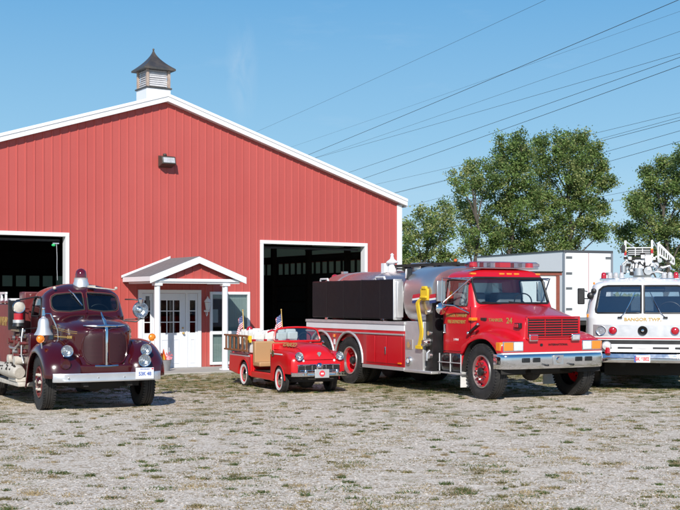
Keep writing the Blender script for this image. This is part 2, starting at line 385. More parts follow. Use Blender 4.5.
def lamp(parent, name, c, r, ax='x', lens='lamp', depth=.09, body='chrome', tilt=None):
    """round lamp: housing with a domed lens as its sub-part, facing +x (or -y)"""
    sg = 1 if ax == 'x' else -1
    h = MB().rev([(.0001, -depth), (r*.6, -depth*.9), (r*.95, -depth*.35), (r*1.02, 0), (r*1.08, .006), (r*1.04, .02), (r*.93, .016)], (0,0,0), ax, 28, sg).build(name, body, parent, loc=c)
    if lens == 'lamp':
        MB().rev([(r*.95, .006), (r*.8, -.022), (r*.5, -.045), (r*.2, -.055), (.0001, -.057)], (0,0,0), ax, 24, sg).build('reflector_bowl', 'bowl', h)
        MB().rev([(r*.16, -.05), (r*.16, -.015), (.0001, -.008)], (0,0,0), ax, 12, sg).build('bulb', 'lamp', h)
        lens = 'lensglass'
    MB().rev([(r*.94, .010), (r*.75, .022), (r*.4, .034), (.0001, .038)], (0,0,0), ax, 24, sg).build('lens', lens, h)
    return h
# ================================================================== SETTING
def ground_material():
    m = bpy.data.materials.new('gravel_yard'); m.use_nodes = True; nt = m.node_tree; b = nt.nodes['Principled BSDF']; b.inputs['Roughness'].default_value = .95
    b.inputs['Specular IOR Level'].default_value = .15
    N = nt.nodes.new; Lk = nt.links.new; tc = N('ShaderNodeTexCoord')
    def noise(sc, det=5, ro=.6, off=0, dist=0):
        n = N('ShaderNodeTexNoise'); n.inputs['Scale'].default_value = sc; n.inputs['Detail'].default_value = det; n.inputs['Roughness'].default_value = ro; n.inputs['Distortion'].default_value = dist
        mp = N('ShaderNodeMapping'); mp.inputs['Location'].default_value = (off, off*.7, 0); Lk(tc.outputs['Object'], mp.inputs[0]); Lk(mp.outputs[0], n.inputs[0]); return n.outputs['Fac']
    def rng_(v, a, b_, c=0., d=1.):
        r = N('ShaderNodeMapRange'); r.inputs[1].default_value = a; r.inputs[2].default_value = b_; r.inputs[3].default_value = c; r.inputs[4].default_value = d; Lk(v, r.inputs[0]); return r.outputs[0]
    def mix(f, a, b_):
        x = N('ShaderNodeMix'); x.data_type = 'RGBA'; Lk(f, x.inputs[0])
        for i, q in ((6, a), (7, b_)):
            if isinstance(q, tuple): x.inputs[i].default_value = (*q, 1)
            else: Lk(q, x.inputs[i])
        return x.outputs[2]
    def math_(op, a, b_):
        q = N('ShaderNodeMath'); q.operation = op
        for i, k in ((0, a), (1, b_)):
            if isinstance(k, (int, float)): q.inputs[i].default_value = k
            else: Lk(k, q.inputs[i])
        return q.outputs[0]
    vo = N('ShaderNodeTexVoronoi'); vo.inputs['Scale'].default_value = 34; Lk(tc.outputs['Object'], vo.inputs[0])
    sp = N('ShaderNodeSeparateColor'); Lk(vo.outputs['Color'], sp.inputs[0])
    stone = mix(sp.outputs[0], (.72, .615, .50), (.94, .855, .75))
    stone = mix(rng_(vo.outputs['Distance'], .50, .85), stone, (.44, .35, .26))  # gaps between stones darkened in the colour, standing in for shade
    stone = mix(rng_(noise(1.1, 6), .4, .66, 0, .55), stone, (.84, .74, .61))
    dirt = mix(noise(9, 6), (.33, .235, .13), (.54, .42, .28))
    col = mix(rng_(noise(6.5, 9, .85, 3), .535, .58), stone, dirt)
    col = mix(rng_(noise(9, 8, .88, 63), .575, .61), col, (.22, .18, .09))
    grass = mix(noise(30, 5, .7, 9), (.10, .12, .04), (.42, .35, .20))
    grass = mix(rng_(noise(12, 4, .6, 5), .45, .65), grass, (.38, .33, .19))
    flk = math_('MULTIPLY', rng_(noise(24, 6, .8, 13), .53, .58), rng_(noise(3.2, 5, .7, 51), .38, .55)); col = mix(flk, col, (.27, .195, .105))
    # how much grass grows with the distance from the open yard
    se = N('ShaderNodeSeparateXYZ'); Lk(tc.outputs['Object'], se.inputs[0])
    near = rng_(se.outputs[1], 16, 23, 0, .08); nearw = math_('ADD', rng_(se.outputs[1], 33, 60, 0, .3), rng_(se.outputs[1], 23, 28, 0, .05))
    gn = math_('ADD', math_('MULTIPLY', noise(2.6, 9, .78, 21), .75), math_('MULTIPLY', noise(.35, 3, .5, 40), .25))
    g = math_('ADD', math_('ADD', gn, near), nearw)
    col = mix(rng_(g, .56, .63), col, grass)
    crev_shade = rng_(noise(17, 7, .75, 77), .28, .42, .14, 0); col = mix(crev_shade, col, (.12, .095, .065))  # crevice shade put into the colour where the noise runs low
    Lk(col, b.inputs['Base Color'])
    bp = N('ShaderNodeBump'); bp.inputs['Strength'].default_value = .5; bp.inputs['Distance'].default_value = .045
    h = math_('ADD', math_('ADD', math_('MULTIPLY', vo.outputs['Distance'], -.5), noise(38, 4, .7, 2)), math_('MULTIPLY', noise(14, 6, .75, 77), 1.2))
    Lk(h, bp.inputs['Height']); Lk(bp.outputs[0], b.inputs['Normal']); return m
M['ground'] = ground_material()
def height(x, y):
    return 0.
g = MB()
xs = [-900, -300, -100, -40, -20, -10, -5, 0, 5, 10, 20, 40, 100, 300, 900]; ys = [-60, -10, 0, 5, 10, 15, 20, 25, 30, 35, 40, 60, 100, 300, 1500]
g.add([(x, y, 0) for y in ys for x in xs], [(j*15+i, j*15+i+1, (j+1)*15+i+1, (j+1)*15+i) for j in range(14) for i in range(14)])
tag(g.build('ground', 'ground', smooth=False), kind='structure')

def vnoise(x, y, seed=0):   # cheap smooth value noise on arrays
    r = np.random.default_rng(seed); T = r.random((64, 64)); xi = np.floor(x).astype(int); yi = np.floor(y).astype(int); fx = x - xi; fy = y - yi
    fx = fx*fx*(3-2*fx); fy = fy*fy*(3-2*fy); a = T[xi % 64, yi % 64]; b = T[(xi+1) % 64, yi % 64]; c = T[xi % 64, (yi+1) % 64]; d = T[(xi+1) % 64, (yi+1) % 64]
    return (a*(1-fx)+b*fx)*(1-fy)+(c*(1-fx)+d*fx)*fy
def soup(name, V, F, mats, mi, parent=None, smooth=False):
    """fast mesh from numpy arrays: V (n,3), F (m,k)"""
    me = bpy.data.meshes.new(name); k = F.shape[1]
    me.vertices.add(len(V)); me.vertices.foreach_set('co', V.astype(np.float32).ravel())
    me.loops.add(F.size); me.loops.foreach_set('vertex_index', F.astype(np.int32).ravel())
    me.polygons.add(len(F)); me.polygons.foreach_set('loop_start', np.arange(0, F.size, k, dtype=np.int32)); me.polygons.foreach_set('loop_total', np.full(len(F), k, dtype=np.int32))
    for q in mats: me.materials.append(q)
    me.polygons.foreach_set('material_index', mi.astype(np.int32)); me.update(); me.validate()
    o = bpy.data.objects.new(name, me); COL.objects.link(o)
    if parent: o.parent = parent
    return o
def leafmat(name, col, tr=.42, rough=.6):
    m = bpy.data.materials.new(name); m.use_nodes = True; nt = m.node_tree; nt.nodes.clear()
    o = nt.nodes.new('ShaderNodeOutputMaterial'); d = nt.nodes.new('ShaderNodeBsdfPrincipled'); t = nt.nodes.new('ShaderNodeBsdfTranslucent')
    d.inputs['Roughness'].default_value = rough; d.inputs['Specular IOR Level'].default_value = .35
    tc = nt.nodes.new('ShaderNodeTexCoord'); n = nt.nodes.new('ShaderNodeTexNoise'); n.inputs['Scale'].default_value = 1.3; n.inputs['Detail'].default_value = 8; n.inputs['Roughness'].default_value = .8
    nt.links.new(tc.outputs['Object'], n.inputs[0]); r = nt.nodes.new('ShaderNodeMapRange'); r.inputs[1].default_value = .3; r.inputs[2].default_value = .7; nt.links.new(n.outputs['Fac'], r.inputs[0])
    x = nt.nodes.new('ShaderNodeMix'); x.data_type = 'RGBA'; x.inputs[6].default_value = (*[c*.6 for c in col], 1); x.inputs[7].default_value = (*[min(1, c*1.45) for c in col], 1)
    nt.links.new(r.outputs[0], x.inputs[0]); nt.links.new(x.outputs[2], d.inputs['Base Color']); nt.links.new(x.outputs[2], t.inputs[0])
    mx = nt.nodes.new('ShaderNodeMixShader'); mx.inputs[0].default_value = tr
    nt.links.new(d.outputs[0], mx.inputs[1]); nt.links.new(t.outputs[0], mx.inputs[2]); nt.links.new(mx.outputs[0], o.inputs[0]); return m
GR = [leafmat('grass_green', (.11, .155, .045)), leafmat('grass_olive', (.20, .18, .07)), leafmat('grass_straw', (.44, .34, .19))]
ST_ = [mat('stone_pale', (.74, .665, .58), .95, spec=.2), mat('stone_mid', (.64, .55, .46), .95, spec=.2), mat('stone_brown', (.30, .235, .17), .95, spec=.2)]

def field(n, y0, y1, p=1.5):
    y = y0 + (y1-y0)*rng.random(n)**p; x = (rng.random(n)*2-1)*(y*.33+1.6); return x, y
def gravel():
    n = 60000; x, y = field(n, 9.2, 24, 1.35)
    keep = vnoise(x*1.3, y*1.3, 3) + .35*vnoise(x*5, y*5, 4) > .42; x, y = x[keep], y[keep]; n = len(x)
    s = (.005 + .011*rng.random(n)**3)
    oc = np.array([(1,0,0),(0,1,0),(-1,0,0),(0,-1,0),(0,0,1.),(0,0,-.3)]); of = np.array([(0,1,4),(1,2,4),(2,3,4),(3,0,4)])
    jit = 1 + (rng.random((n,6,3))-.5)*.7; a = rng.random(n)*2*PI; ca, sa = np.cos(a)[:,None], np.sin(a)[:,None]
    P = oc[None]*jit*s[:,None,None]; P[...,2] *= .6; P[...,0] *= 1.3
    X = P[...,0]*ca - P[...,1]*sa + x[:,None]; Y = P[...,0]*sa + P[...,1]*ca + y[:,None]; Z = P[...,2] + .001
    V = np.stack([X,Y,Z],-1).reshape(-1,3); F = (of[None] + (np.arange(n)*6)[:,None,None]).reshape(-1,3)
    mi = np.repeat(rng.choice(3, n, p=[.5,.3,.2]), 4)
    tag(soup('loose_gravel', V, F, ST_, mi), 'loose pale limestone chips scattered over the yard', 'gravel', kind='stuff')
gravel()
def grass():
    n = 24000; x, y = field(n, 9.3, 36, 1.25)
    d = .55*vnoise(x*.8+7, y*.8, 11) + .45*vnoise(x*2.7, y*2.7+9, 12) + np.clip((y-17)/6, 0, 1)*.10
    keep = d > .565; x, y, d = x[keep], y[keep], d[keep]
    # tufts of their own in the bare gravel
    n2 = 1150; x2, y2 = field(n2, 9.3, 26, 1.2)
    y3 = 24+8.5*rng.random(2600); x3 = (rng.random(2600)*2-1)*(y3*.33+1.6); x2 = np.concatenate([x2, x3]); y2 = np.concatenate([y2, y3]); n2 = len(x2)
    tx = np.concatenate([x, x2]); ty = np.concatenate([y, y2]); k = np.concatenate([np.full(len(x), 10), (30+90*rng.random(n2)**2).astype(int)])
    spread = np.concatenate([np.full(len(x), .03), .018 + .060*rng.random(n2)**3]); hh = np.concatenate([np.full(len(x), .010), .014 + .016*rng.random(n2)])
    typ = np.concatenate([rng.choice(3, len(x), p=[.10,.40,.50]), rng.choice(3, n2, p=[.46,.34,.20])])
    idx = np.repeat(np.arange(len(tx)), k); m = len(idx)
    bx = tx[idx] + rng.normal(0, 1, m)*spread[idx]*1.35; by = ty[idx] + rng.normal(0, 1, m)*spread[idx]; h = hh[idx]*(.5+rng.random(m)); a = rng.random(m)*2*PI
    w = .004 + .004*rng.random(m); ln = rng.normal(0, 1.0, (m,2))*h[:,None]
    V = np.empty((m,3,3)); V[:,0] = np.stack([bx-w*np.cos(a), by-w*np.sin(a), np.zeros(m)],-1); V[:,1] = np.stack([bx+w*np.cos(a), by+w*np.sin(a), np.zeros(m)],-1); V[:,2] = np.stack([bx+ln[:,0], by+ln[:,1], h],-1)
    mi = typ[idx]; sw = rng.random(m) < .18; mi = np.where(sw, 2, mi)
    tag(soup('grass_tufts', V.reshape(-1,3), np.arange(m*3).reshape(-1,3), GR, mi), 'short green and straw coloured grass growing through the gravel', 'grass', kind='stuff')
grass()

# ================================================================== BARN
BZ = R(32.7); BL = (-3.575, 33.0, 0)
barn = empty('barn', BL, BZ, 'big red steel barn with white trim, two open garage doors and a rooftop cupola', 'barn')
U0, U1, AP = -9.10, 6.42, -1.34; EAVE = 4.86; PEAK = 7.28; DEPTH = 22.
def topz(u): return PEAK - (PEAK-EAVE)*abs(u-AP)/(U1-AP)
OPEN = [(-8.35, -4.13, 0, 3.50), (1.66, 5.10, 0, 3.47), (-2.09, -.33, 0, 2.05), (.06, 1.15, .17, 2.03)]
def holes_at(u): return sorted([(o[2], o[3]) for o in OPEN if o[0] <= u < o[1]])
w = MB(); br = sorted({U0, U1, AP} | {o[0] for o in OPEN} | {o[1] for o in OPEN})
for a, b in zip(br, br[1:]):
    z0 = 0.; 
    for lo, hi in holes_at((a+b)/2):
        if lo > z0: w.add([(a,0,z0),(b,0,z0),(b,0,lo),(a,0,lo)], [(0,1,2,3)])
        z0 = hi
    w.add([(a,0,z0),(b,0,z0),(b,0,topz(b)),(a,0,topz(a))], [(0,1,2,3)])
u = U0 + .06; k = 0
while u < U1 - .04:
    major = True; hw = .014; d = .017; hb = hw*2.0
    z0 = 0.; spans = []
    hs = holes_at(u)
    for o in OPEN:
        if o[0]-hb < u < o[1]+hb and (o[2], o[3]) not in hs: hs.append((o[2], o[3]))
    for lo, hi in sorted(hs):
        if lo > z0: spans.append((z0, lo))
        z0 = hi
    spans.append((z0, topz(u) - .02))
    for lo, hi in spans:
        w.add([(u-hb,0,lo),(u-hw,-d,lo),(u+hw,-d,lo),(u+hb,0,lo),(u-hb,0,hi),(u-hw,-d,hi),(u+hw,-d,hi),(u+hb,0,hi)], [(0,1,5,4),(1,2,6,5),(2,3,7,6)])
    u += .2286; k += 1
w.build('front_wall', 'barn', barn, smooth=False)
def side_wall(u, name):
    s = MB(); s.add([(u,0,0),(u,DEPTH,0),(u,DEPTH,EAVE),(u,0,EAVE)], [(0,1,2,3)]); q = .1; sg = 1 if u > 0 else -1
    while q < DEPTH: s.box(min(u, u+sg*.025), max(u, u+sg*.025), q, q+.05, 0, EAVE-.01); q += .2286
    s.build(name, 'barn', barn, smooth=False)
side_wall(U0, 'side_wall')
# right side wall: steel with a row of translucent light panels
s = MB(); PZ0, PZ1 = 2.78, 3.16; PZ2, PZ3 = 3.42, 4.05
for lo, hi in ((0, PZ0), (PZ1, PZ2), (PZ3, EAVE)): s.box(U1-.004, U1+.004, 0.01, DEPTH, lo, hi)
q = .1
while q < DEPTH:
    for lo, hi in ((0, PZ0), (PZ1, PZ2), (PZ3, EAVE-.01)): s.box(U1+.004, U1+.028, q, q+.05, lo, hi)
    q += .2286
s.build('side_wall', 'barn', barn, smooth=False)
s = MB(); s.box(U1-.002, U1+.002, 0.02, DEPTH, PZ0, PZ1); s.box(U1-.002, U1+.002, 0.02, DEPTH, PZ2, PZ3); s.build('light_panel', 'panel', barn, smooth=False)
s = MB(); s.add([(U0,DEPTH,2.98),(U1,DEPTH,2.98),(U1,DEPTH,EAVE),(AP,DEPTH,PEAK),(U0,DEPTH,EAVE)], [(0,1,2,3,4)]); s.add([(U0,DEPTH,0),(U1,DEPTH,0),(U1,DEPTH,2.44),(U0,DEPTH,2.44)], [(0,1,2,3)]); s.build('rear_wall', 'barn', barn, smooth=False)
s = MB(); s.box(U0,U1,DEPTH-.002,DEPTH+.002,2.44,2.98); s.build('light_panel', 'panel', barn, smooth=False)
# dark lining and timber frame seen through the open doors
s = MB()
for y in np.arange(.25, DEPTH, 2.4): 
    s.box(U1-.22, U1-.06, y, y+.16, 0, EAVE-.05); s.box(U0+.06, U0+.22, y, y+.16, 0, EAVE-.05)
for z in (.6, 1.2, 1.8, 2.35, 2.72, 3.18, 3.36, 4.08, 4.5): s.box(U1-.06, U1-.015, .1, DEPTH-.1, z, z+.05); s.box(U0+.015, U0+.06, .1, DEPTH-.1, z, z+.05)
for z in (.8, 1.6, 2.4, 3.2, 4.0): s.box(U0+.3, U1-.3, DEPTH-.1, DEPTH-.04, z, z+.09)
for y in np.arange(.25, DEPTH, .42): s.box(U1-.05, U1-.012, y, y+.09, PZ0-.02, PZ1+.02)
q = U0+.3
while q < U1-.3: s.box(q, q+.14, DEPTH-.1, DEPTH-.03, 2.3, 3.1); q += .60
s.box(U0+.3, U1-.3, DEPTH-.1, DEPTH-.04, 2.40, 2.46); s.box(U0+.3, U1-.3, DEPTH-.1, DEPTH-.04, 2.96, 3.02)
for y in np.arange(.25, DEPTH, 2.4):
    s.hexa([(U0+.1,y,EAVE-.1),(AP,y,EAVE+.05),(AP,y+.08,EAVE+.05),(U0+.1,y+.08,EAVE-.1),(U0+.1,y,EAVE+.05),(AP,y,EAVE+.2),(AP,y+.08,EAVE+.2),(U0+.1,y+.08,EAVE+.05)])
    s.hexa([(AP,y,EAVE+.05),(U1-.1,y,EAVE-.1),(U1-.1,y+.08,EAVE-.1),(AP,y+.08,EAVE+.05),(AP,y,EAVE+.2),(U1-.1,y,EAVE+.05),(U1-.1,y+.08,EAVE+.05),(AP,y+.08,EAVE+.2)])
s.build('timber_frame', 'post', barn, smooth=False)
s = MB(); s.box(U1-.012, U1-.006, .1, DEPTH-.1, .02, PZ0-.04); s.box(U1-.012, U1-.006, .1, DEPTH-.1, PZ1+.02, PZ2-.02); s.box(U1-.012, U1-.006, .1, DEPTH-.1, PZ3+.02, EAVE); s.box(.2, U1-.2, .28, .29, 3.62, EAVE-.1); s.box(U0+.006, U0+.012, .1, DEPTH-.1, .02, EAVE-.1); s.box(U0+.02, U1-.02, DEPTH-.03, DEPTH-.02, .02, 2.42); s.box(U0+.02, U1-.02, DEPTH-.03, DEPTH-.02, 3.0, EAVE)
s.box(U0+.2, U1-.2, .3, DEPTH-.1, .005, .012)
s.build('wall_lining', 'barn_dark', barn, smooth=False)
# roof
s = MB(); OV = .16
for sg, ue in ((-1, U0-.13), (1, U1+.13)):
    ze = PEAK - (PEAK-EAVE)*abs(ue-AP)/(U1-AP)
    s.hexa([(ue,-OV,ze+.05),(AP,-OV,PEAK+.05),(AP,DEPTH+OV,PEAK+.05),(ue,DEPTH+OV,ze+.05),(ue,-OV,ze+.10),(AP,-OV,PEAK+.10),(AP,DEPTH+OV,PEAK+.10),(ue,DEPTH+OV,ze+.10)])
s.build('roof', 'roofm', barn, smooth=False)
s = MB()
for sg, ue in ((-1, U0-.15), (1, U1+.15)):
    ze = PEAK - (PEAK-EAVE)*abs(ue-AP)/(U1-AP)
    s.hexa([(ue,-OV-.03,ze-.085),(AP,-OV-.03,PEAK-.085),(AP,-OV+.0,PEAK-.085),(ue,-OV+.0,ze-.085),(ue,-OV-.03,ze+.125),(AP,-OV-.03,PEAK+.125),(AP,-OV+.0,PEAK+.125),(ue,-OV+.0,ze+.125)])
    s.hexa([(ue,-OV-.05,ze+.045),(AP,-OV-.05,PEAK+.045),(AP,-OV-.031,PEAK+.045),(ue,-OV-.031,ze+.045),(ue,-OV-.05,ze+.13),(AP,-OV-.05,PEAK+.13),(AP,-OV-.031,PEAK+.13),(ue,-OV-.031,ze+.13)])
    s.hexa([(ue+sg*-.0,-OV,ze-.08),(AP,-OV,PEAK-.08),(AP,-.001,PEAK-.08),(ue,-.001,ze-.08),(ue,-OV,ze-.06),(AP,-OV,PEAK-.06),(AP,-.001,PEAK-.06),(ue,-.001,ze-.06)])
    # gutter return along the eave
    s.box(ue-.015, ue+.015, -OV, DEPTH, ze-.12, ze+.10)
s.build('rake_trim', 'trim', barn, smooth=False, bevel=.006)
s = MB(); s.box(U1-.14, U1+.035, -.04, -.028, 0, 4.77); s.box(U1+.03, U1+.045, -.04, .15, 0, 4.77); s.build('corner_trim', 'trim', barn, smooth=False)
def opening_frame(o, t=.10, d=.045, name='door_frame', dep=.18):
    s = MB(); s.box(o[0]-t, o[0], -d, dep, o[2], o[3]); s.box(o[1], o[1]+t, -d, dep, o[2], o[3]); s.box(o[0]-t, o[1]+t, -d, dep, o[3]+.001, o[3]+t)
    return s.build(name, 'trim', barn, smooth=False, bevel=.005)
opening_frame(OPEN[0]); opening_frame(OPEN[1])
for o in OPEN[:2]:      # raised sectional doors under the roof
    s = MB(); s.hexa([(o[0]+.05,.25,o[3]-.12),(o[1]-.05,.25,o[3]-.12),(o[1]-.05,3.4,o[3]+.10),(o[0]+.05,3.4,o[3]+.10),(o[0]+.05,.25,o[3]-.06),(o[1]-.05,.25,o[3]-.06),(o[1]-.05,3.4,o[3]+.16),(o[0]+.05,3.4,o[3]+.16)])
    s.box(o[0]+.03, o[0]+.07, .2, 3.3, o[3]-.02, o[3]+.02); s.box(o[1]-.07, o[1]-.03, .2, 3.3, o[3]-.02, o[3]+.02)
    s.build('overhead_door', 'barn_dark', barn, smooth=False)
# entry door with two sidelights
def lites(mb, gl, u0, u1, z0, z1, nu, nz, t=.022, y=-.03):
    for i in range(nu+1): c = u0+(u1-u0)*i/nu; mb.box(c-t/2, c+t/2, y-.012, y+.012, z0, z1)
    for j in range(nz+1): c = z0+(z1-z0)*j/nz; mb.box(u0, u1, y-.010, y+.010, c-t/2, c+t/2)
    gl.box(u0, u1, y+.002, y+.006, z0, z1)
d0, d1 = -1.66, -.76
fr_ = MB()
fr_.box(-2.13, -2.03, -.06, .05, 0, 2.06); fr_.box(-.39, -.29, -.06, .05, 0, 2.06); fr_.box(-2.13, -.29, -.06, .05, 2.061, 2.15); fr_.box(-1.72, -1.665, -.055, .05, 0, 2.06); fr_.box(-.755, -.70, -.055, .05, 0, 2.06); fr_.box(-2.03, -.39, -.08, .05, 0, .05)
fr_.build('entry_frame', 'trim', barn, smooth=False, bevel=.004)
def slab(u0, u1, gu0, gu1, gz0, gz1, nu, nz, name, handle=False):
    m_ = MB(); y0, y1 = -.035, .01
    m_.box(u0, gu0, y0, y1, .051, 2.055); m_.box(gu1, u1, y0, y1, .051, 2.055); m_.box(gu0, gu1, y0, y1, .051, gz0); m_.box(gu0, gu1, y0, y1, gz1, 2.055)
    for a, b, c, d in ((.55, .0, 0, 0),): pass
    cx = (gu0+gu1)/2; pw = (gu1-gu0)
    n = 2 if pw > .4 else 1
    for i in range(n):
        a = gu0 + pw*i/n + .03; b = gu0 + pw*(i+1)/n - .03
        for lo, hi in ((.16, .82),):
            m_.box(a, b, y0-.010, y0-.001, lo, lo+.02); m_.box(a, b, y0-.010, y0-.001, hi-.02, hi); m_.box(a, a+.02, y0-.0095, y0-.001, lo, hi); m_.box(b-.02, b, y0-.0095, y0-.001, lo, hi)
    o_ = m_.build(name, 'door', barn, smooth=False, bevel=.003)
    fm = MB(); gm = MB(); lites(fm, gm, gu0, gu1, gz0, gz1, nu, nz); fm.build('glazing_bars', 'trim', o_, smooth=False); gm.build('pane', 'dglass', o_, smooth=False)
    if handle: hb = MB(); hb.cyl((u1-.08, y0, .98), (u1-.08, y0-.05, .98), .022, .022, 12); hb.ball((u1-.08, y0-.065, .98), .032, 12, 8); hb.cyl((u1-.08, y0, 1.12), (u1-.08, y0-.02, 1.12), .024, .024, 12); hb.build('door_handle', 'gold', o_)
    return o_
slab(d0, d1, d0+.16, d1-.16, .98, 1.88, 3, 3, 'entry_door', True)
slab(-2.025, -1.725, -1.97, -1.78, .98, 1.88, 1, 3, 'sidelight'); slab(-.695, -.395, -.64, -.45, .98, 1.88, 1, 3, 'sidelight')
# window to the right of the door
o = OPEN[3]; wd = MB(); t = .075
wd.box(o[0]-t, o[0], -.05, .04, o[2]-t, o[3]+t); wd.box(o[1], o[1]+t, -.05, .04, o[2]-t, o[3]+t); wd.box(o[0], o[1], -.05, .04, o[2]-t, o[2]); wd.box(o[0], o[1], -.05, .04, o[3], o[3]+t); wd.box(o[0], o[1], -.045, .03, .93, 1.02)
wo = wd.build('window', 'trim', barn, smooth=False, bevel=.004)
s = MB(); s.box(o[0], o[1], -.012, -.006, 1.02, o[3]); s.box(o[0], o[1], -.012, -.006, o[2], .93); s.build('pane', glass_mat('window_glass', (.75, .8, .8), 1.6), wo, smooth=False)
s = MB(); q = o[0]+.01
while q < o[1]-.005: s.box(q, q+.075, .05+.01*(int(q*50) % 2), .058+.01*(int(q*50) % 2), o[2], .95); q += .078
q = o[0]+.34
while q < o[1]-.005: s.box(q, q+.075, .05+.01*(int(q*50) % 2), .058+.01*(int(q*50) % 2), .97, o[3]); q += .078
s.build('vertical_blind', 'curtain', wo, smooth=False)
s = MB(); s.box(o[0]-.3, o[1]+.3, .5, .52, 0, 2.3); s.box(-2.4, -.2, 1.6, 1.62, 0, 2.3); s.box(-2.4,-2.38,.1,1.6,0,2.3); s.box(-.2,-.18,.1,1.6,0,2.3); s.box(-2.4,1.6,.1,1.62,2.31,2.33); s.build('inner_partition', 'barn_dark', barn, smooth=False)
s = MB(); s.box(.12, .30, .1, .14, 1.25, 1.62); s.build('indoor_notice', 'plate', barn, smooth=False)
# porch: gabled roof on two columns
PF = 1.75; PU0, PU1, PC = -2.51, .10, -1.205; PE = 2.47; PP = 2.97
pr = MB(); 
def pz(u): return PP - (PP-PE)*abs(u-PC)/(PU1-PC)
for ue in (PU0-.05, PU1+.05):
    pr.hexa([(ue,-PF-.04,pz(ue)-.0),(PC,-PF-.04,PP),(PC,-.03,PP),(ue,-.03,pz(ue)),(ue,-PF-.04,pz(ue)+.03),(PC,-PF-.04,PP+.03),(PC,-.03,PP+.03),(ue,-.03,pz(ue)+.03)])
po = pr.build('porch_roof', 'shingle', barn, smooth=False)
s = MB(); TF = .15
for ue in (PU0-.06, PU1+.06):
    s.hexa([(ue,-PF-.07,pz(ue)-TF),(PC,-PF-.07,PP-TF),(PC,-PF-.043,PP-TF),(ue,-PF-.043,pz(ue)-TF),(ue,-PF-.07,pz(ue)+.02),(PC,-PF-.07,PP+.02),(PC,-PF-.043,PP+.02),(ue,-PF-.043,pz(ue)+.02)])
for ue in (PU0-.06, PU1+.035): s.box(ue, ue+.025, -PF-.042, -.03, pz(PU0)-.12, pz(PU0)+.0)
ue = PU0-.1   # flashing where the roof meets the wall
s.hexa([(ue,-.05,pz(ue)+.03),(PC,-.05,PP+.03),(PC,-.028,PP+.03),(ue,-.028,pz(ue)+.03),(ue,-.05,pz(ue)+.09),(PC,-.05,PP+.09),(PC,-.028,PP+.09),(ue,-.028,pz(ue)+.09)])
s.build('fascia', 'trim', po, smooth=False, bevel=.004)
s = MB(); s.add([(PU0+.12,-PF+.12,2.42),(PU1-.12,-PF+.12,2.42),(PC,-PF+.12,PP-.06)], [(0,1,2)])
q = PU0+.3
while q < PU1-.2: s.box(q-.013, q+.013, -PF+.10, -PF+.119, 2.42, pz(q)-.12); q += .2286
s.build('gable_infill', 'barn', po, smooth=False)
s = MB(); s.box(PU0+.02, PU1-.02, -PF-.02, -.04, 2.345, 2.36); s.box(PU0+.1, PU1-.1, -PF+.02, -PF+.16, 2.30, 2.42); s.box(PU0+.1, PU0+.22, -PF+.161, -.05, 2.30, 2.344); s.box(PU1-.22, PU1-.1, -PF+.161, -.05, 2.30, 2.344); s.build('porch_ceiling', 'trim', po, smooth=False)
for cu in (-2.31, -.39):
    s = MB(); c = (cu, -PF+.09, 0); s.cyl((cu, c[1], .06), (cu, c[1], 2.30), .082, .074, 24); s.box(cu-.11, cu+.11, c[1]-.11, c[1]+.11, .03, .09); s.box(cu-.10, cu+.10, c[1]-.10, c[1]+.10, 2.24, 2.299)
    s.build('porch_column', 'trim', barn)
s = MB(); s.box(-2.85, .75, -2.2, -.03, 0, .05); tag(s.build('door_step', 'concrete', None, smooth=False, bevel=.015, loc=BL, rot=(0,0,BZ)), kind='structure')
# cupola on the ridge
cu = bpy.data.objects; CW = .355; cy = .95; cx = AP+.08
s = MB(); s.box(cx-CW, cx+CW, cy-CW, cy+CW, 6.9, 7.66); cb = s.build('cupola', 'trim', barn, smooth=False, bevel=.006)
s = MB(); s.box(cx-CW-.03, cx+CW+.03, cy-CW-.03, cy+CW+.03, 7.661, 7.70); s.build('ledge', 'copper', cb, smooth=False)
s = MB(); e = CW-.04
s.box(cx-e+.05, cx+e-.05, cy-e+.05, cy+e-.05, 7.701, 8.23); 
for sg in (-1, 1):
    for a, b in ((cx, 0), (0, 0)): pass
z = 7.73
while z < 8.19:
    s.hexa([(cx-e+.06,cy-e+.0,z),(cx+e-.06,cy-e+.0,z),(cx+e-.06,cy-e+.05,z+.05),(cx-e+.06,cy-e+.05,z+.05),(cx-e+.06,cy-e+.0,z+.012),(cx+e-.06,cy-e,z+.012),(cx+e-.06,cy-e+.05,z+.062),(cx-e+.06,cy-e+.05,z+.062)])
    s.hexa([(cx-e,cy+e-.06,z),(cx-e,cy-e+.06,z),(cx-e+.05,cy-e+.06,z+.05),(cx-e+.05,cy+e-.06,z+.05),(cx-e,cy+e-.06,z+.012),(cx-e,cy-e+.06,z+.012),(cx-e+.05,cy-e+.06,z+.062),(cx-e+.05,cy+e-.06,z+.062)])
    z += .058
s.box(cx-e+.04, cx+e-.04, cy-e+.02, cy+e-.04, 7.75, 7.90); s.box(cx-e+.04, cx+e-.04, cy-e+.02, cy+e-.04, 7.99, 8.12); s.box(cx-e+.02, cx+e-.04, cy-e+.04, cy+e-.04, 7.78, 7.88); s.build('louvres', 'oldwhite', cb, smooth=False)
s = MB()
for a in (-1, 1):
    for b in (-1, 1): s.box(cx+a*e-.035, cx+a*e+.035, cy+b*e-.035, cy+b*e+.035, 7.701, 8.25)
s.each('corner_post', mat('worn_post', (.45, .36, .30), .8, noise=.6, nscale=8, ncol=(.25, .16, .12)), cb, smooth=False)
s = MB(); secs = []
for i in range(14):
    t = i/13; hw_ = .44*(1-t)**1.75*.92 + .045*(1-t) + .012; z = 8.22 + .56*t
    secs.append([(cx-hw_,cy-hw_,z),(cx+hw_,cy-hw_,z),(cx+hw_,cy+hw_,z),(cx-hw_,cy+hw_,z)])
secs = [[(p[0],p[1],p[2]-.05) for p in secs[0]]] + secs
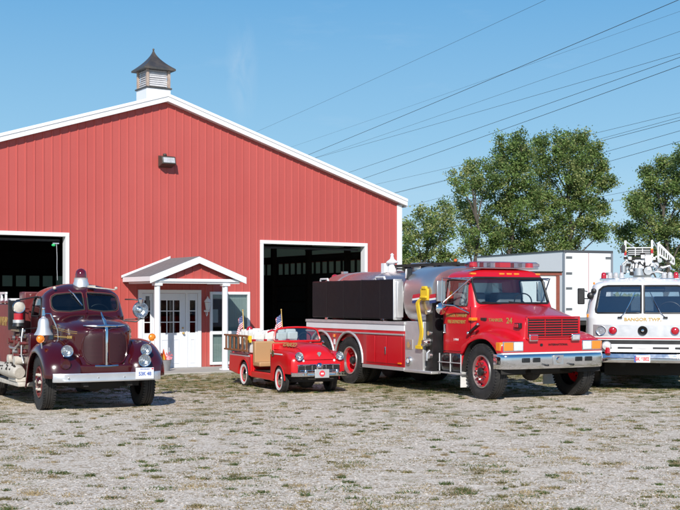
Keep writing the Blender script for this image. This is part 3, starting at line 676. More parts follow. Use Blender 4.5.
s.loft(secs, closed=True); s.ball((cx, cy, 8.79), .03, 10, 8); s.build('cap_roof', 'copper', cb, ang=25)
# fixtures on the wall
fl = empty('floodlight', (BL[0]+math.cos(BZ)*-1.36, BL[1]+math.sin(BZ)*-1.36, 5.55), BZ, 'bronze box floodlight mounted high on the red gable wall', 'floodlight')
s = MB(); s.hexa([(-.20,-.32,-.04),(.20,-.32,-.04),(.20,-.03,-.12),(-.20,-.03,-.12),(-.20,-.27,.16),(.20,-.27,.16),(.20,-.03,.20),(-.20,-.03,.20)]); s.cyl((0,-.02,.2),(0,-.02,.26),.05,.05,12); s.build('housing', mat('bronze_housing', (.07,.06,.05), .4, noise=.4), fl, bevel=.012)
s = MB(); s.hexa([(-.165,-.326,-.01),(.165,-.326,-.01),(.165,-.316,-.01),(-.165,-.316,-.01),(-.165,-.287,.13),(.165,-.287,.13),(.165,-.27,.13),(-.165,-.27,.13)]); s.build('lens', 'clear', fl)
ln = empty('wall_lantern', (BL[0]+math.cos(BZ)*-.14, BL[1]+math.sin(BZ)*-.14, 1.60), BZ, 'white coach lantern on the red wall between the door and the window', 'wall lantern')
s = MB(); s.rev([(.045,-.05),(.06,-.03),(.05,0),(.01,.01)], (0,-.03,0), 'z', 16); s.tube([(0,-.03,.0),(0,-.05,-.12),(0,-.08,-.16),(0,-.13,-.12),(0,-.14,-.03)], .012, 8); s.rev([(.0001,-.045),(.05,-.04),(.06,-.01)], (0,-.14,.0), 'z', 12); s.rev([(.10,.22),(.08,.27),(.03,.32),(.012,.37),(.0001,.38)], (0,-.14,.0), 'z', 12); s.build('bracket', 'trim', ln)
s = MB(); s.rev([(.05,.0),(.085,.21)], (0,-.14,0), 'z', 12); s.build('lantern_glass', 'lamp', ln)
gl_ = empty('indicator_lamp', (BL[0]+math.cos(BZ)*-4.40-math.sin(BZ)*.1, BL[1]+math.sin(BZ)*-4.40+math.cos(BZ)*.1, 3.28), BZ, 'small green lamp inside the left garage doorway beside its white jamb', 'lamp')
s = MB(); s.ball((0,0,0), .04, 12, 8, (1.3,1,.8)); s.build('lens', 'green', gl_); s = MB(); s.box(-.02,.14,-.02,.02,.03,.06); s.tube([(.08,0,.04),(.10,.02,-.3),(.09,.0,-.6),(.11,.02,-.9)], .008, 6); s.build('cable', 'band', gl_)
# bucket with ornaments at the door
def bp(u, y, z=0): return (BL[0]+math.cos(BZ)*u-math.sin(BZ)*y, BL[1]+math.sin(BZ)*u+math.cos(BZ)*y, z)
bk = empty('metal_bucket', bp(-1.93, -1.30, .05), BZ, 'grey metal bucket standing by the porch door', 'bucket')
s = MB(); s.rev([(.0001,0),(.11,0),(.155,.28),(.165,.29),(.15,.29),(.10,.03)], (0,0,0), 'z', 28); s.build('pail', 'bucket', bk)
s = MB(); s.rev([(.0001,.25),(.145,.25)], (0,0,0), 'z', 24); s.build('potting_soil', 'under', bk)
fo = empty('flame_ornament', bp(-2.01, -1.36, .27), BZ+.3, 'orange and yellow flame shaped ornament stuck in the bucket', 'ornament')
FL = [(-.08,0),(-.11,.10),(-.08,.18),(-.08,.26),(-.03,.22),(.01,.35),(.05,.23),(.09,.16),(.10,.07),(.06,0)]
s = MB(); s.prism(FL, -.01, .01); s.build('outer_flame', 'orange', fo); s = MB(); s.prism([(p[0]*.5, p[1]*.6+.01) for p in FL], -.016, .016); s.build('inner_flame', 'flame', fo)
pw = empty('pinwheel', bp(-1.82, -1.26, .27), BZ, 'pink cloth pinwheel on a thin stick in the bucket', 'pinwheel')
s = MB(); s.cyl((0,0,-.2),(.02,0,.38),.006); s.build('stick', 'trim', pw)
s = MB(); 
for i in range(6):
    a = PI/3*i; s.add([(0,-.01,.16),(.13*math.cos(a),-.01,.16+.13*math.sin(a)),(.10*math.cos(a+.7),-.05,.16+.10*math.sin(a+.7))], [(0,1,2)])
s.build('vanes', 'pink', pw, smooth=False, solid=.003)
# ================================================================== TANKER TRUCK
def gasket(name, pts, r, m, parent): return MB().tube(pts, r, 8, closed=True).build(name, m, parent)
def dens(P, n=6):
    out = []
    for a, b in zip(P, P[1:]+P[:1]):
        d = math.dist(a, b); k = max(1, int(d/.06))
        for i in range(k): out.append((a[0]+(b[0]-a[0])*i/k, a[1]+(b[1]-a[1])*i/k))
    return out
def arch_panel(x0, x1, zb, zt, arches, n=22):
    """side outline with wheel arches cut from the lower edge: arches = (cx, cz, r)"""
    P = [(x0, zt), (x0, zb)]
    for cx, cz, r in sorted(arches):
        a0 = math.asin(max(-1, min(1, (zb-cz)/r)))
        for i in range(n+1):
            a = PI - a0 - (PI-2*a0)*i/n; P.append((cx+r*math.cos(a), cz+r*math.sin(a)))
    return P + [(x1, zb), (x1, zt)]
TH = R(29); TO = (2.79+1.02*math.cos(TH), 22.65+1.02*math.sin(TH), 0)
tk = empty('tanker_truck', TO, TH-PI/2, 'bright red six-wheel tanker fire truck with a black-covered folded tank on its side', 'fire truck')
ARCH = .66
def fz(x):   # fender crown height
    return 1.27 - .16*max(0, (x-.1)/.56)**1.6 - .22*max(0, (-x-.0)/.6)**1.6
def hood_sec(x, inset=0.):
    t = (x+.52)/1.18; zt = 1.80-.235*t - inset*1.2; hw = .90-.255*t - inset; f = fz(x)-inset; zs = f + .05
    zb = .90
    if abs(x) < .56: zb = max(.84, .50+math.sqrt(ARCH**2-x*x))
    elif x < 0: zb = .84
    o = 1.21 - inset; crown = .035
    half = [(0, zt+.0), (hw*.35, zt-.004), (hw*.7, zt-.018), (hw-.07, zt-.045), (hw-.015, zt-.085), (hw+.005, zt-.15), (hw+.015, (zt+zs)/2), (hw+.025, zs+.01), (hw+.06, zs-.03),
            (hw+.14, f-.0), (1.0, f+.01), (o-.07, f-.015), (o-.02, f-.06), (o, f-.13)]
    zlip = max(zb, .0)
    half += [(o, max(zlip, f-.14) if zlip > f-.2 else f-.2), (o-.002, zlip+.0), (o-.03, zlip-.001)]
    return [(x, -y, z) for y, z in half[::-1]] + [(x, y, z) for y, z in half[1:]]
s = MB(); xs_ = [-.62+.04*i for i in range(31)]; xs_ = [x for x in xs_ if x <= .61]
secs = [hood_sec(x) for x in xs_] + [hood_sec(.635, .004), hood_sec(.655, .015), hood_sec(.665, .035)]
s.loft(secs, cap=False)
# front face
fs_ = hood_sec(.665, .035); n = len(fs_); s.add(fs_, [tuple(range(n))]); s.add([hood_sec(-.62)[i] for i in range(n)], [tuple(range(n))[::-1]])
hood = s.build('hood', 'red', tk, ang=28)
# wheel wells
s = MB()
for sg in (-1, 1):
    pts = [(.63*math.cos(a), .5+.64*math.sin(a)) for a in [PI*i/20 for i in range(21)]]
    s.loft([[(p[0], sg*1.18, p[1]) for p in pts], [(p[0], sg*.62, p[1]) for p in pts]], cap=False)
    s.add([(p[0], sg*.62, p[1]) for p in pts], [tuple(range(21))])
s.box(-.6, .6, -.6, .6, .62, 1.2)
s.build('wheel_well', 'under', tk, smooth=False)
FX = .668
s = MB(); s.box(FX-.03, FX+.006, -.60, .60, 1.17, 1.525); gp = s.build('grille', 'black', tk, bevel=.012)
s = MB()
for i in range(8): z = 1.185+.33*i/7; s.box(FX+.002, FX+.028, -.585, .585, z-.006, z+.010)
for y in (-.2, .2): s.box(FX+.001, FX+.02, y-.006, y+.006, 1.18, 1.52)
s.build('grille_bars', 'red', gp, smooth=False, bevel=.004)
s = MB()
for (a, b) in ((-.64,-.605), (.605,.64)): s.box(FX-.01, FX+.02, a, b, 1.13, 1.56)
s.box(FX-.01, FX+.02, -.64, .64, 1.532, 1.56); s.box(FX-.01, FX+.02, -.64, .64, 1.13, 1.16); s.build('grille_surround', 'red', gp, bevel=.01)
text('maker_badge', 'INTERNATIONAL', .052, 'black', tk, (FX+.006, .12, 1.03), FRONT, 1.15, bold=.0008)
s = MB(); s.prism([(-.30,1.005),(-.255,1.005),(-.245,1.03),(-.255,1.055),(-.30,1.055),(-.31,1.03)], FX, FX+.008, 'x'); s.build('emblem', 'black', tk)
s = MB(); s.box(.5, FX+.02, -1.18, 1.18, .86, .895); s.build('chin_strip', 'white', tk, smooth=False, bevel=.006)
for sg in (-1, 1):
    s = MB(); s.box(FX-.03, FX+.012, sg*.70, sg*1.165, .915, 1.105); hb = s.build('headlight_bezel', 'chrome', tk, bevel=.01)
    s = MB(); s.box(FX-.02, FX+.022, sg*.715, sg*.92, .93, 1.09); s.build('headlight', 'lamp', hb, bevel=.012)
    s = MB(); s.box(FX-.02, FX+.020, sg*.935, sg*1.15, .93, 1.09); s.box(FX-.02, FX-.16, sg*1.15, sg*1.215, .93, 1.09) ; s.build('turn_signal', 'amber', hb, bevel=.012)
    s = MB(); s.box(FX+.01, FX+.07, sg*.40, sg*.60, 1.10, 1.23); wl = s.build('warning_light', 'chrome', tk, bevel=.015)
    s = MB(); s.box(FX+.05, FX+.085, sg*.42, sg*.58, 1.12, 1.21); s.build('lens', 'lensred' if sg < 0 else 'clear', wl, bevel=.012)
# bumper
s = MB(); secs = []
for i in range(61):
    a = PI*(i/60-.5); sn_, cs_ = math.sin(a), math.cos(a); rr_ = (abs(sn_)**5+abs(cs_)**5)**(-1/5); y = 1.22*sn_*rr_; x = .44+.36*cs_*rr_; nx_, ny_ = abs(cs_)**1.0, sn_
    secs.append([(x*.94-.0,y*.95,.86),(x-.01,y*.992,.865),(x+.006,y*.998,.845),(x+.010,y,.80),(x+.010,y,.68),(x+.004,y*.998,.615),(x-.012,y*.99,.595),(x*.94,y*.95,.60)])
s.loft(secs, closed=True); bu = s.build('bumper', 'chrome', tk, ang=40)
s = MB()
for y in (-.74, -.50, .50, .74): s.box(.80, .822, y-.085, y+.085, .715, .80)
s.each('bumper_slot', 'black', bu, bevel=.012)
s = MB(); s.box(.81, .835, -.12, .12, .66, .84); s.build('siren_plate', 'steel', bu, bevel=.006)
s = MB(); s.rev([(.0001,.03),(.05,.03),(.065,.0)], (.835,0,.75), 'x', 20); s.build('siren_horn', 'chrome', bu)
s = MB(); s.cyl((.80,-.30,.66),(.90,-.30,.66),.02,.02,8); s.cyl((.80,.30,.66),(.90,.30,.66),.02,.02,8); s.each('tow_hook', 'black', bu)
# cab
CB = Shell(-1.10, .56, 1.0, 9, .82, 2.30, 2.50, front=lambda z: (.05 - .22*max(0, z-1.74)/.56), bz=lambda z: 1.0-.10*max(0, z-1.7)/.6, m=2.6)
wsP = rrect(0, 2.055, 1.74, .50, .07); dwP = [(-1.53,1.76),(-.72,1.76),(-.72,1.80),(-.80,2.24),(-.84,2.27),(-1.5,2.27),(-1.53,2.24)]
mb, gl = CB.mesh([wsP], [dwP], rearhole=rrect(0, 2.05, 1.1, .35, .05), nu=200, dz=.02)
cab = clean(mb.build('cab', 'red', tk, ang=50)); [clean(b.build(nm, 'glass', cab, ang=50)) for nm, b in gl]
gasket('windscreen_seal', [(CB.xf(y, z)+.004, y, z) for y, z in dens(wsP)], .022, 'black', cab)
for sg in (-1, 1): gasket('window_seal', [(x, CB.ys(x, z, sg)+sg*.003, z) for x, z in dens(dwP)], .016, 'black', cab)
s = MB(); s.box(-1.655, -1.64, -.9, .9, 1.1, 1.9); 
for sg in (-1, 1):
    for (x0, x1, z0, z1) in ((-1.56,-1.55,.86,1.74), (-.62,-.61,.86,1.74), (-1.56,-.61,.855,.865)): s.box(x0, x1, CB.ys((x0+x1)/2, 1.2, sg)-.003, CB.ys((x0+x1)/2, 1.2, sg)+.003, z0, z1)
s.build('door_gap', 'black', cab, smooth=False)
s = MB(); s.box(-1.58, -1.25, -.75, -.15, 1.25, 2.02); s.box(-1.58, -1.25, .15, .75, 1.25, 2.02); s.box(-1.3, -.95, -.75, .75, 1.2, 1.4); s.build('seat', 'grey', cab, bevel=.05)
s = MB(); s.box(-.72, -.56, -.85, .85, 1.45, 1.80); s.box(-1.6,-.6,-.9,.9,.9,1.0); s.build('dashboard', 'grey', cab, bevel=.03)
s = MB(); s.tube([(-.83+.07*math.cos(a)*.3, .45+.20*math.cos(a), 1.83+.19*math.sin(a)*.9) for a in [2*PI*i/24 for i in range(24)]], .014, 6, closed=True); s.cyl((-.83,.45,1.83), (-.6,.45,1.7), .02); s.build('steering_wheel', 'black', cab)
s = MB()
for y in (-.62, -.10, .0, .10, .62): s.box(CB.xf(y, 2.38)-.05, CB.xf(y, 2.38)+.02, y-.055 if abs(y)>.3 else y-.03, y+.055 if abs(y)>.3 else y+.03, 2.35, 2.395)
s = MB(); 
for y in (-.80, -.13, .05, .23, .78):
    xx = CB.xf(min(.78, abs(y)), 2.385); s = MB(); s.box(xx-.06, xx+.022, y-.06, y+.06, 2.365, 2.405); s.build('marker_light', 'amber', cab, bevel=.012)
# wipers
s = MB()
for y0, y1 in ((-.35, -.75), (.35, -.15)): s.tube([(CB.xf(y0,1.79)+.03,y0,1.79),(CB.xf(y1,1.83)+.02,y1,1.84)], .008, 6); s.tube([(CB.xf(.5*(y0+y1),1.8)+.02,.5*(y0+y1)-.25,1.83),(CB.xf(.5*(y0+y1),1.8)+.02,.5*(y0+y1)+.12,1.815)], .008, 6)
s.build('wipers', 'black', cab)
# light bar
lb = MB(); lb.box(-1.10, -.82, -.76, .84, 2.575, 2.60); lb.box(-.99,-.93,-.5,-.44,2.44,2.56); lb.box(-.99,-.93,.5,.56,2.44,2.56); lo = lb.build('light_bar', 'steel', cab, bevel=.01)
secs = []
for i, y in enumerate((-.84, -.80, -.72, -.3, .3, .80, .88, .92)):
    w_ = (.06, .11, .155, .16, .16, .155, .11, .06)[i]; h_ = (.012, .03, .055, .058, .058, .055, .03, .012)[i]; zc = 2.66
    secs.append([(-.96-w_,y,zc-h_),(-.96-w_,y,zc+h_*.5),(-.96-w_*.7,y,zc+h_),(-.96+w_*.7,y,zc+h_),(-.96+w_,y,zc+h_*.5),(-.96+w_,y,zc-h_)])
s = MB(); s.loft(secs, closed=True); s.build('clear_dome', glass_mat('lightbar_dome', (.86,.70,.72), 1.6), lo)
s = MB(); s.cyl((-.98,-.66,2.605),(-.98,-.66,2.705),.085,.075,16); s.cyl((-.98,.72,2.605),(-.98,.72,2.705),.085,.075,16); s.box(-1.02,-.86,-.10,.16,2.605,2.705); s.build('beacon', mat('beacon_red', (.6,.01,.03), .3, emit=((.6,.01,.03), .15)), lo)
s = MB(); 
for y in (-.45,-.28, .3, .5): s.hexa([(-1.04,y-.06,2.605),(-.90,y-.02,2.605),(-.90,y+.06,2.605),(-1.04,y+.02,2.605),(-1.04,y-.06,2.70),(-.90,y-.02,2.70),(-.90,y+.06,2.70),(-1.04,y+.02,2.70)])
s.build('reflector', 'chrome', lo, smooth=False)
lo.location = (0, 0, -.085)
# door furniture, lettering
text('door_lettering', 'BANGOR TOWNSHIP', .092, 'gold', cab, (-1.06, CB.ys(-1.1,1.5)-.004, 1.565), SIDE, .80, bold=.003)
text('door_lettering', 'FIRE DEPARTMENT', .092, 'gold', cab, (-1.06, CB.ys(-1.1,1.5)-.004, 1.44), SIDE, .80, bold=.003)
text('door_lettering', '3 MINI', .06, 'flagwhite', cab, (-1.08, CB.ys(-1.1,1.1)-.003, 1.09), SIDE, 1.)
def hy(x): t = (x+.52)/1.18; return -(.90-.255*t+.012)
hr = math.atan2(.255, 1.18)
text('hood_lettering', 'TANKER', .085, 'gold', hood, (-.03, hy(-.03)-.010, 1.485), (PI/2, 0, hr*.95), 1.1, bold=.002)
text('hood_lettering', '24', .15, 'gold', hood, (.30, hy(.30)-.010, 1.475), (PI/2, 0, hr*.95), 1.0, bold=.004)
s = MB(); s.box(-.42, -.26, hy(-.34)-.02, hy(-.34)+.02, 1.475, 1.53); s.build('maker_mark', 'black', hood, bevel=.005)
s = MB(); s.box(-.62, -.50, -1.03, -.9, 1.47, 1.53); s.build('turn_signal', 'amber', tk, bevel=.01)
s = MB(); s.box(.44, .60, hy(.5)-.05, hy(.5)+.02, 1.34, 1.44); s.build('warning_light', 'black', hood, bevel=.01); s = MB(); s.box(.46, .58, hy(.5)-.075, hy(.5)-.05, 1.355, 1.425); s.build('warning_light', 'lensred', hood, bevel=.01)
s = MB(); s.hexa([(-.62,-1.06,1.24),(-.60,-1.06,1.20),(-.60,-1.0,1.20),(-.62,-1.0,1.24),(-.30,-1.06,1.42),(-.27,-1.06,1.38),(-.27,-1.0,1.38),(-.30,-1.0,1.42)]); s.build('hood_latch', 'black', hood, bevel=.008)
s = MB(); s.ball((-.28,-1.05,1.405), .03, 10, 6); s.ball((-.6,-1.05,1.23), .035, 10, 6); s.build('latch_knob', 'chrome', hood)
s = MB(); s.tube([(-1.45,-1.01,1.38),(-1.44,-1.045,1.38),(-1.44,-1.045,1.24),(-1.45,-1.01,1.24)], .016, 8); s.box(-1.5,-1.41,-1.02,-1.0,1.22,1.40); s.build('door_handle', 'chrome', cab)
# mirrors
for sg in (-1, 1):
    s = MB(); s.tube([(-.64,sg*.97,2.26),(-1.0,sg*1.12,2.29),(-1.24,sg*1.22,2.30),(-1.24,sg*1.24,1.70)], .014, 8); s.tube([(-.62,sg*.96,2.30),(-1.22,sg*1.23,1.80)], .014, 8); s.tube([(-1.23,sg*1.23,1.78),(-.95,sg*1.13,1.76),(-.62,sg*1.01,1.62)], .014, 8); mo = s.build('mirror_arm', 'chrome', cab)
    s = MB(); s.box(-1.28, -1.235, sg*1.14, sg*1.34, 1.84, 2.25); s.build('mirror', 'steel', mo, bevel=.012)
    s = MB(); s.rev([(.0001,.05),(.08,.04),(.12,.01),(.115,-.01),(.0001,-.012)], (-1.25,sg*1.24,1.70), 'x', 24); s.build('round_mirror', 'chrome', mo)
    s = MB(); s.tube([(-1.45,sg*.95,2.30),(-.62,sg*.95,2.30)], .014, 6); s.build('drip_rail', 'chrome', cab)
# chassis, steps, fuel tank
s = MB()
for y in (-.42, .42): s.box(-7.0, .72, y-.04, y+.04, .62, .86)
axle(s, 0, .5, 1.0); axle(s, -5.0, .52, 1.0); axle(s, -6.3, .52, 1.0); s.cyl((-4.6,0,.6),(-1,0,.75),.06); s.box(-.45,.45,-.35,.35,.5,.9); s.box(-3.9,-2.9,-.9,.9,.55,.86); s.cyl((-.5,.75,.55),(-.5,-.4,.5),.02)
s.cyl((.3,-.5,.55),(.3,.55,.6),.03); s.box(-.3,.3,-.52,-.4,.5,.62)
s.build('chassis', 'under', tk, smooth=False)
s = MB(); s.box(-1.44, -.62, -1.16, -.72, .46, .84); s.build('fuel_tank', 'satin', tk, bevel=.10, seg=4)
s = MB(); 
for x in (-1.40, -1.02, -.66): s.tube([(x,-1.175,.47),(x,-1.175,.82)], .014, 6)
s.box(-1.42,-.66,-1.20,-1.16,.64,.655); s.box(-1.46,-.60,-1.19,-.85,.43,.455); s.build('step', 'alu', tk, smooth=False)
s = MB(); s.cyl((-1.2,-1.15,.74),(-1.2,-1.19,.74),.05,.05,16); s.cyl((-.85,-1.15,.74),(-.85,-1.19,.74),.05,.05,16); s.each('tank_cap', 'black', tk)
for sg in (-1, 1):
    s = MB(); s.box(-.70, -.64, sg*.72, sg*1.16, .52, .90); s.build('fender_skirt', 'red', tk, bevel=.01)
    s = MB(); s.box(-.69, -.675, sg*.84, sg*1.17, .18, .52); s.build('mud_flap', 'canvas', tk, smooth=False)
wheel(tk, 0, -1.04, .52, .28, .315, 'front', -1, R(-4)); wheel(tk, 0, 1.04, .52, .28, .315, 'front', 1, R(-4))
for x in (-5.0, -6.3):
    for sg in (-1, 1): wheel(tk, x, sg*1.07, .52, .27, .315, 'dually', sg); wheel(tk, x, sg*.74, .52, .27, .315, 'plain', sg, lugs=False)
# body
BX0, BX1 = -7.05, -2.65; AR = [(-5.0,.52,.635),(-6.3,.52,.635)]
for sg in (-1, 1):
    s = MB(); s.prism(arch_panel(BX0, BX1, .47, 1.14, AR), sg*1.16, sg*1.22); sp = s.build('side_panel', 'red_old', tk, bevel=.008)
    s = MB(); s.prism([(BX0,1.225),(BX1,1.225),(BX1,1.355),(BX0,1.355)], sg*1.16, sg*1.222); s.build('white_stripe', 'white', sp)
    s = MB(); s.box(BX0, BX1, sg*1.15, sg*1.215, 1.141, 1.224); s.build('upper_band', 'red', sp)
    s = MB(); s.box(BX0-.01, BX1, sg*1.21, sg*1.235, 1.135, 1.165); s.box(BX0-.01, BX1+.02, sg*1.0, sg*1.24, 1.36, 1.42); s.box(BX0, -6.95, sg*1.1, sg*1.23, .44, .50); s.box(-4.36, BX1, sg*1.1, sg*1.235, .40, .47)
    for cx_, cz, r in AR: s.tube([(cx_+(r+.0)*math.cos(a), sg*1.222, cz+(r)*math.sin(a)) for a in [-.05+(PI+.1)*i/30 for i in range(31)]], .028, 8)
    s.build('body_trim', 'alu', sp)
    s = MB(); 
    for cx_, cz, r in AR:
        pts = [(cx_+r*math.cos(a), cz+r*math.sin(a)) for a in [PI*i/20 for i in range(21)]]; s.loft([[(p[0], sg*1.16, p[1]) for p in pts], [(p[0], sg*.5, p[1]) for p in pts]], cap=False); s.add([(p[0], sg*.5, p[1]) for p in pts], [tuple(range(21))])
    s.build('wheel_well', 'under', sp)
    for a, b in ((-4.20,-3.82),(-3.78,-3.34),(-3.30,-2.72)):
        s = MB(); s.box(a, b, sg*1.221, sg*1.232, .53, 1.10); dd = s.build('locker_door', 'red', sp, bevel=.006)
    s = MB(); s.box(-3.395,-3.345,sg*1.23,sg*1.255,.72,.88); s.each('door_handle', 'chrome', sp, bevel=.008)
    s = MB(); s.box(-2.86,-2.74,sg*1.232,sg*1.25,.535,.565); s.build('side_marker', 'amber', sp); s = MB(); s.box(-5.69,-5.60,sg*1.22,sg*1.245,1.02,1.09); s.build('side_marker', 'amber', sp, bevel=.01)
    s = MB(); s.box(-5.68,-5.61,sg*1.22,sg*1.23,.86,.98); s.build('reflector', 'white', sp)
    s = MB()
    for x in (-6.0, -3.5): s.box(x-.06, x+.06, sg*1.14, sg*1.25, 1.42, 1.47)
    s.each('bracket', 'chrome', sp, bevel=.005)
s = MB(); s.box(BX0, BX1, -1.16, 1.16, .95, 1.36); s.box(BX0-.02, BX0, -1.2, 1.2, .5, 1.38); s.build('body_core', 'red_old', tk, smooth=False)
# tank barrel
def sec_yz(x, hw, hh, zc, n=2.5, m_=40, flat=None):
    out = []
    for i in range(m_):
        a = 2*PI*i/m_; c, q = math.cos(a), math.sin(a); r = (abs(c)**n+abs(q)**n)**(-1/n); out.append((x, hw*c*r, zc+hh*q*r))
    return out
s = MB(); secs = []
for x, k in ((-7.12,.3),(-7.08,.72),(-7.0,.9),(-6.9,.97),(-6.75,1),(-5,1),(-3.1,1)): secs.append(sec_yz(x, .99*k, .60*k, 1.93))
s.loft(secs, closed=True); tb = s.build('tank', 'tank', tk, ang=30)
s = MB(); s.loft([sec_yz(-3.05, 1.02,.64,1.93), sec_yz(-3.0,1.05,.67,1.94), sec_yz(-2.9,1.05,.67,1.94), sec_yz(-2.86,1.02,.64,1.93)], closed=True); s.build('tank_band', 'steel', tb)
s = MB()
for x in (-6.2,-4.6): s.loft([sec_yz(x-.04,1.0,.61,1.93), sec_yz(x+.04,1.0,.61,1.93)], closed=True)
s.build('tank_strap', 'steel', tb)
s = MB(); s.loft([sec_yz(-2.85,1.10,.62,1.93,3), sec_yz(-2.8,1.14,.65,1.93,3), sec_yz(-2.2,1.17,.65,1.93,3.2), sec_yz(-1.78,1.17,.64,1.92,3.4), sec_yz(-1.72,1.14,.61,1.92,3.4)], closed=True)
co = s.build('pump_house_cover', 'steel', tk, ang=30)
# pump section
s = MB(); s.box(-2.64, -1.95, -1.21, 1.21, .44, 1.43); s.build('pump_panel', 'alu', tk, bevel=.01)
s = MB(); s.box(-1.95, -1.70, -1.14, 1.14, .46, 1.84); s.box(-1.95,-1.66,-1.16,1.16,.44,.5); pc = s.build('pump_recess', 'black', tk, smooth=False)
s = MB(); s.box(-2.66, -1.62, -1.23, -1.0, .385, .44); s.build('running_board', 'alu', tk, bevel=.01)
s = MB(); s.rev([(.0001,.03),(.06,.03),(.07,.04),(.085,.035),(.09,0)], (-2.47,-1.21,.62), 'y', 24, -1); s.rev([(.0001,.02),(.07,.02),(.08,0)], (-2.47,-1.21,.95), 'y', 6, -1); s.each('outlet_cap', 'chrome', tk)
s = MB(); s.box(-2.6,-2.34,-1.222,-1.21,.86,1.06); s.build('label_plate', 'steel', tk); s = MB(); s.rev([(.0001,.02),(.05,.02)], (-2.47,-1.225,.62), 'y', 20, -1); s.build('gauge_face', 'white', tk)
s = MB()
for z, x in ((1.62,-1.84),(1.2,-1.78),(.98,-1.84)): s.cyl((x,-1.14,z),(x,-1.20,z),.045,.045,14)
s.cyl((-1.82,-1.12,1.05),(-1.82,-1.30,1.02),.055,.05,14); s.tube([(-1.8,-1.15,.85),(-1.8,-1.22,.8),(-1.8,-1.22,.65)],.03,8); s.cyl((-1.76,-1.14,.75),(-1.76,-1.2,.75),.06,.06,14)
s.each('valve', 'steel', pc)
def sm3(P):
    A = smooth_(P); return A
def smooth_(P, k=5):
    out = []; m_ = len(P)
    for i in range(m_-1):
        p0, p1, p2, p3 = P[max(0,i-1)], P[i], P[i+1], P[min(m_-1,i+2)]
        for q in range(k):
            t = q/k; out.append(tuple(.5*((2*p1[j])+(-p0[j]+p2[j])*t+(2*p0[j]-5*p1[j]+4*p2[j]-p3[j])*t*t+(-p0[j]+3*p1[j]-3*p2[j]+p3[j])*t**3) for j in range(3)))
    return out + [P[-1]]
# yellow hose strap
s = MB(); s.box(-2.02,-1.74,-1.24,-1.19,1.86,2.10); s.box(-1.95,-1.78,-1.26,-1.2,2.08,2.15); s.box(-2.0,-1.76,-1.27,-1.2,1.90,1.95); ys = s.build('folded_strap', 'yellow', tk, bevel=.02)
pts = [(-1.98,-1.235,1.90),(-2.08,-1.25,1.82),(-2.06,-1.255,1.70),(-2.00,-1.255,1.5),(-1.94,-1.26,1.32),(-1.93,-1.26,1.18),(-1.98,-1.26,1.02),(-2.02,-1.27,.92)]
s = MB(); s.loft([[(p[0]-.058,p[1]-.014,p[2]),(p[0]+.058,p[1]-.022,p[2]),(p[0]+.058,p[1]+.012,p[2]),(p[0]-.058,p[1]+.018,p[2])] for p in [tuple(a) for a in sm3(pts)]], closed=True); s.box(-2.12,-1.9,-1.29,-1.25,.88,.95); s.build('hanging_strap', 'yellow', tk, bevel=.004)
s = MB(); s.cyl((-1.9,-1.26,.96),(-1.72,-1.22,1.02),.035,.03,12); s.build('nozzle', 'chrome', tk)
# red white and blue eagle ribbon decals on the cover
for x in (-2.26, -1.62):
    s = MB(); s.prism([(x-.13,1.90),(x+.12,1.92),(x+.14,2.0),(x-.10,1.98)], -1.19,-1.178); s.build('ribbon_decal', 'flagred', co); s = MB(); s.prism([(x-.13,1.86),(x+.12,1.88),(x+.12,1.918),(x-.13,1.898)], -1.19,-1.178); s.build('ribbon_decal', 'flagwhite', co)
    s = MB(); s.prism([(x-.12,1.80),(x+.12,1.82),(x+.12,1.878),(x-.13,1.858)], -1.191,-1.178); s.build('ribbon_decal', 'blue', co)
# folded portable water tank on its side under a black cover
s = MB(); s.box(-6.72, -3.06, -1.24, -1.03, 1.46, 2.31); fc = s.build('folded_tank', 'tarp', tk, bevel=.03, seg=3)
s = MB(); s.box(-3.06, -3.03, -1.245, -1.025, 1.45, 2.315); s.box(-3.04,-2.96,-1.20,-1.04,1.5,2.27); s.build('tank_frame', 'alu', fc, bevel=.02)
s = MB()
for x in (-6.3, -3.75): s.tube([(x-.2,-1.13,2.28),(x-.17,-1.14,2.36),(x+.17,-1.14,2.36),(x+.2,-1.13,2.28)], .025, 8)
s.each('carry_handle', 'white', fc)
s = MB()
for x in (-6.0,-5.2,-4.4,-3.6): s.box(x,x+.012,-1.243,-1.02,1.455,2.315)
s.each('cover_seam', 'black', fc, smooth=False)
# tank top fittings
s = MB(); s.rev([(.0001,.16),(.22,.16),(.26,.12),(.26,.08),(.21,.06),(.21,-.05)], (-3.9,0,2.53), 'z', 28); s.build('manhole_lid', 'steel', tb)
s = MB(); s.rev([(.10,-.05),(.10,.16),(.07,.18),(.06,.22),(.14,.25),(.12,.28),(.05,.33),(.03,.40),(.045,.43),(.0001,.47)], (-4.55,-.35,2.46), 'z', 20); s.box(-4.78,-4.64,-.5,-.36,2.46,2.70); s.build('vent_pipe', 'trim', tb)
s = MB(); s.box(-4.8,-2.0,-.34,-.27,2.60,2.66); s.box(-4.8,-2.0,.2,.27,2.60,2.66); 
for x in (-4.7,-4.1,-3.4,-2.8,-2.1): s.box(x,x+.05,-.3,.22,2.56,2.60); s.box(x,x+.04,-.33,-.28,2.45,2.6); s.box(x,x+.04,.21,.26,2.45,2.6)
s.build('hose_rack', 'under', tb, smooth=False)
s = MB(); s.box(-6.9,-6.78,-.35,-.23,2.5,2.56); s.build('beacon_base', 'steel', tb); s = MB(); s.rev([(.085,0),(.08,.08),(.05,.11),(.0001,.12)], (-6.85,-.55,2.37), 'z', 18); s.build('beacon', 'lensred', tb)
wk = MB(); wk.hexa([(-2.93,-1.02,2.30),(-2.76,-1.10,2.30),(-2.74,-.98,2.30),(-2.92,-.92,2.30),(-2.96,-.98,2.54),(-2.80,-1.06,2.54),(-2.78,-.92,2.54),(-2.94,-.88,2.54)]); wo_ = wk.build('work_light', 'black', co, bevel=.02)
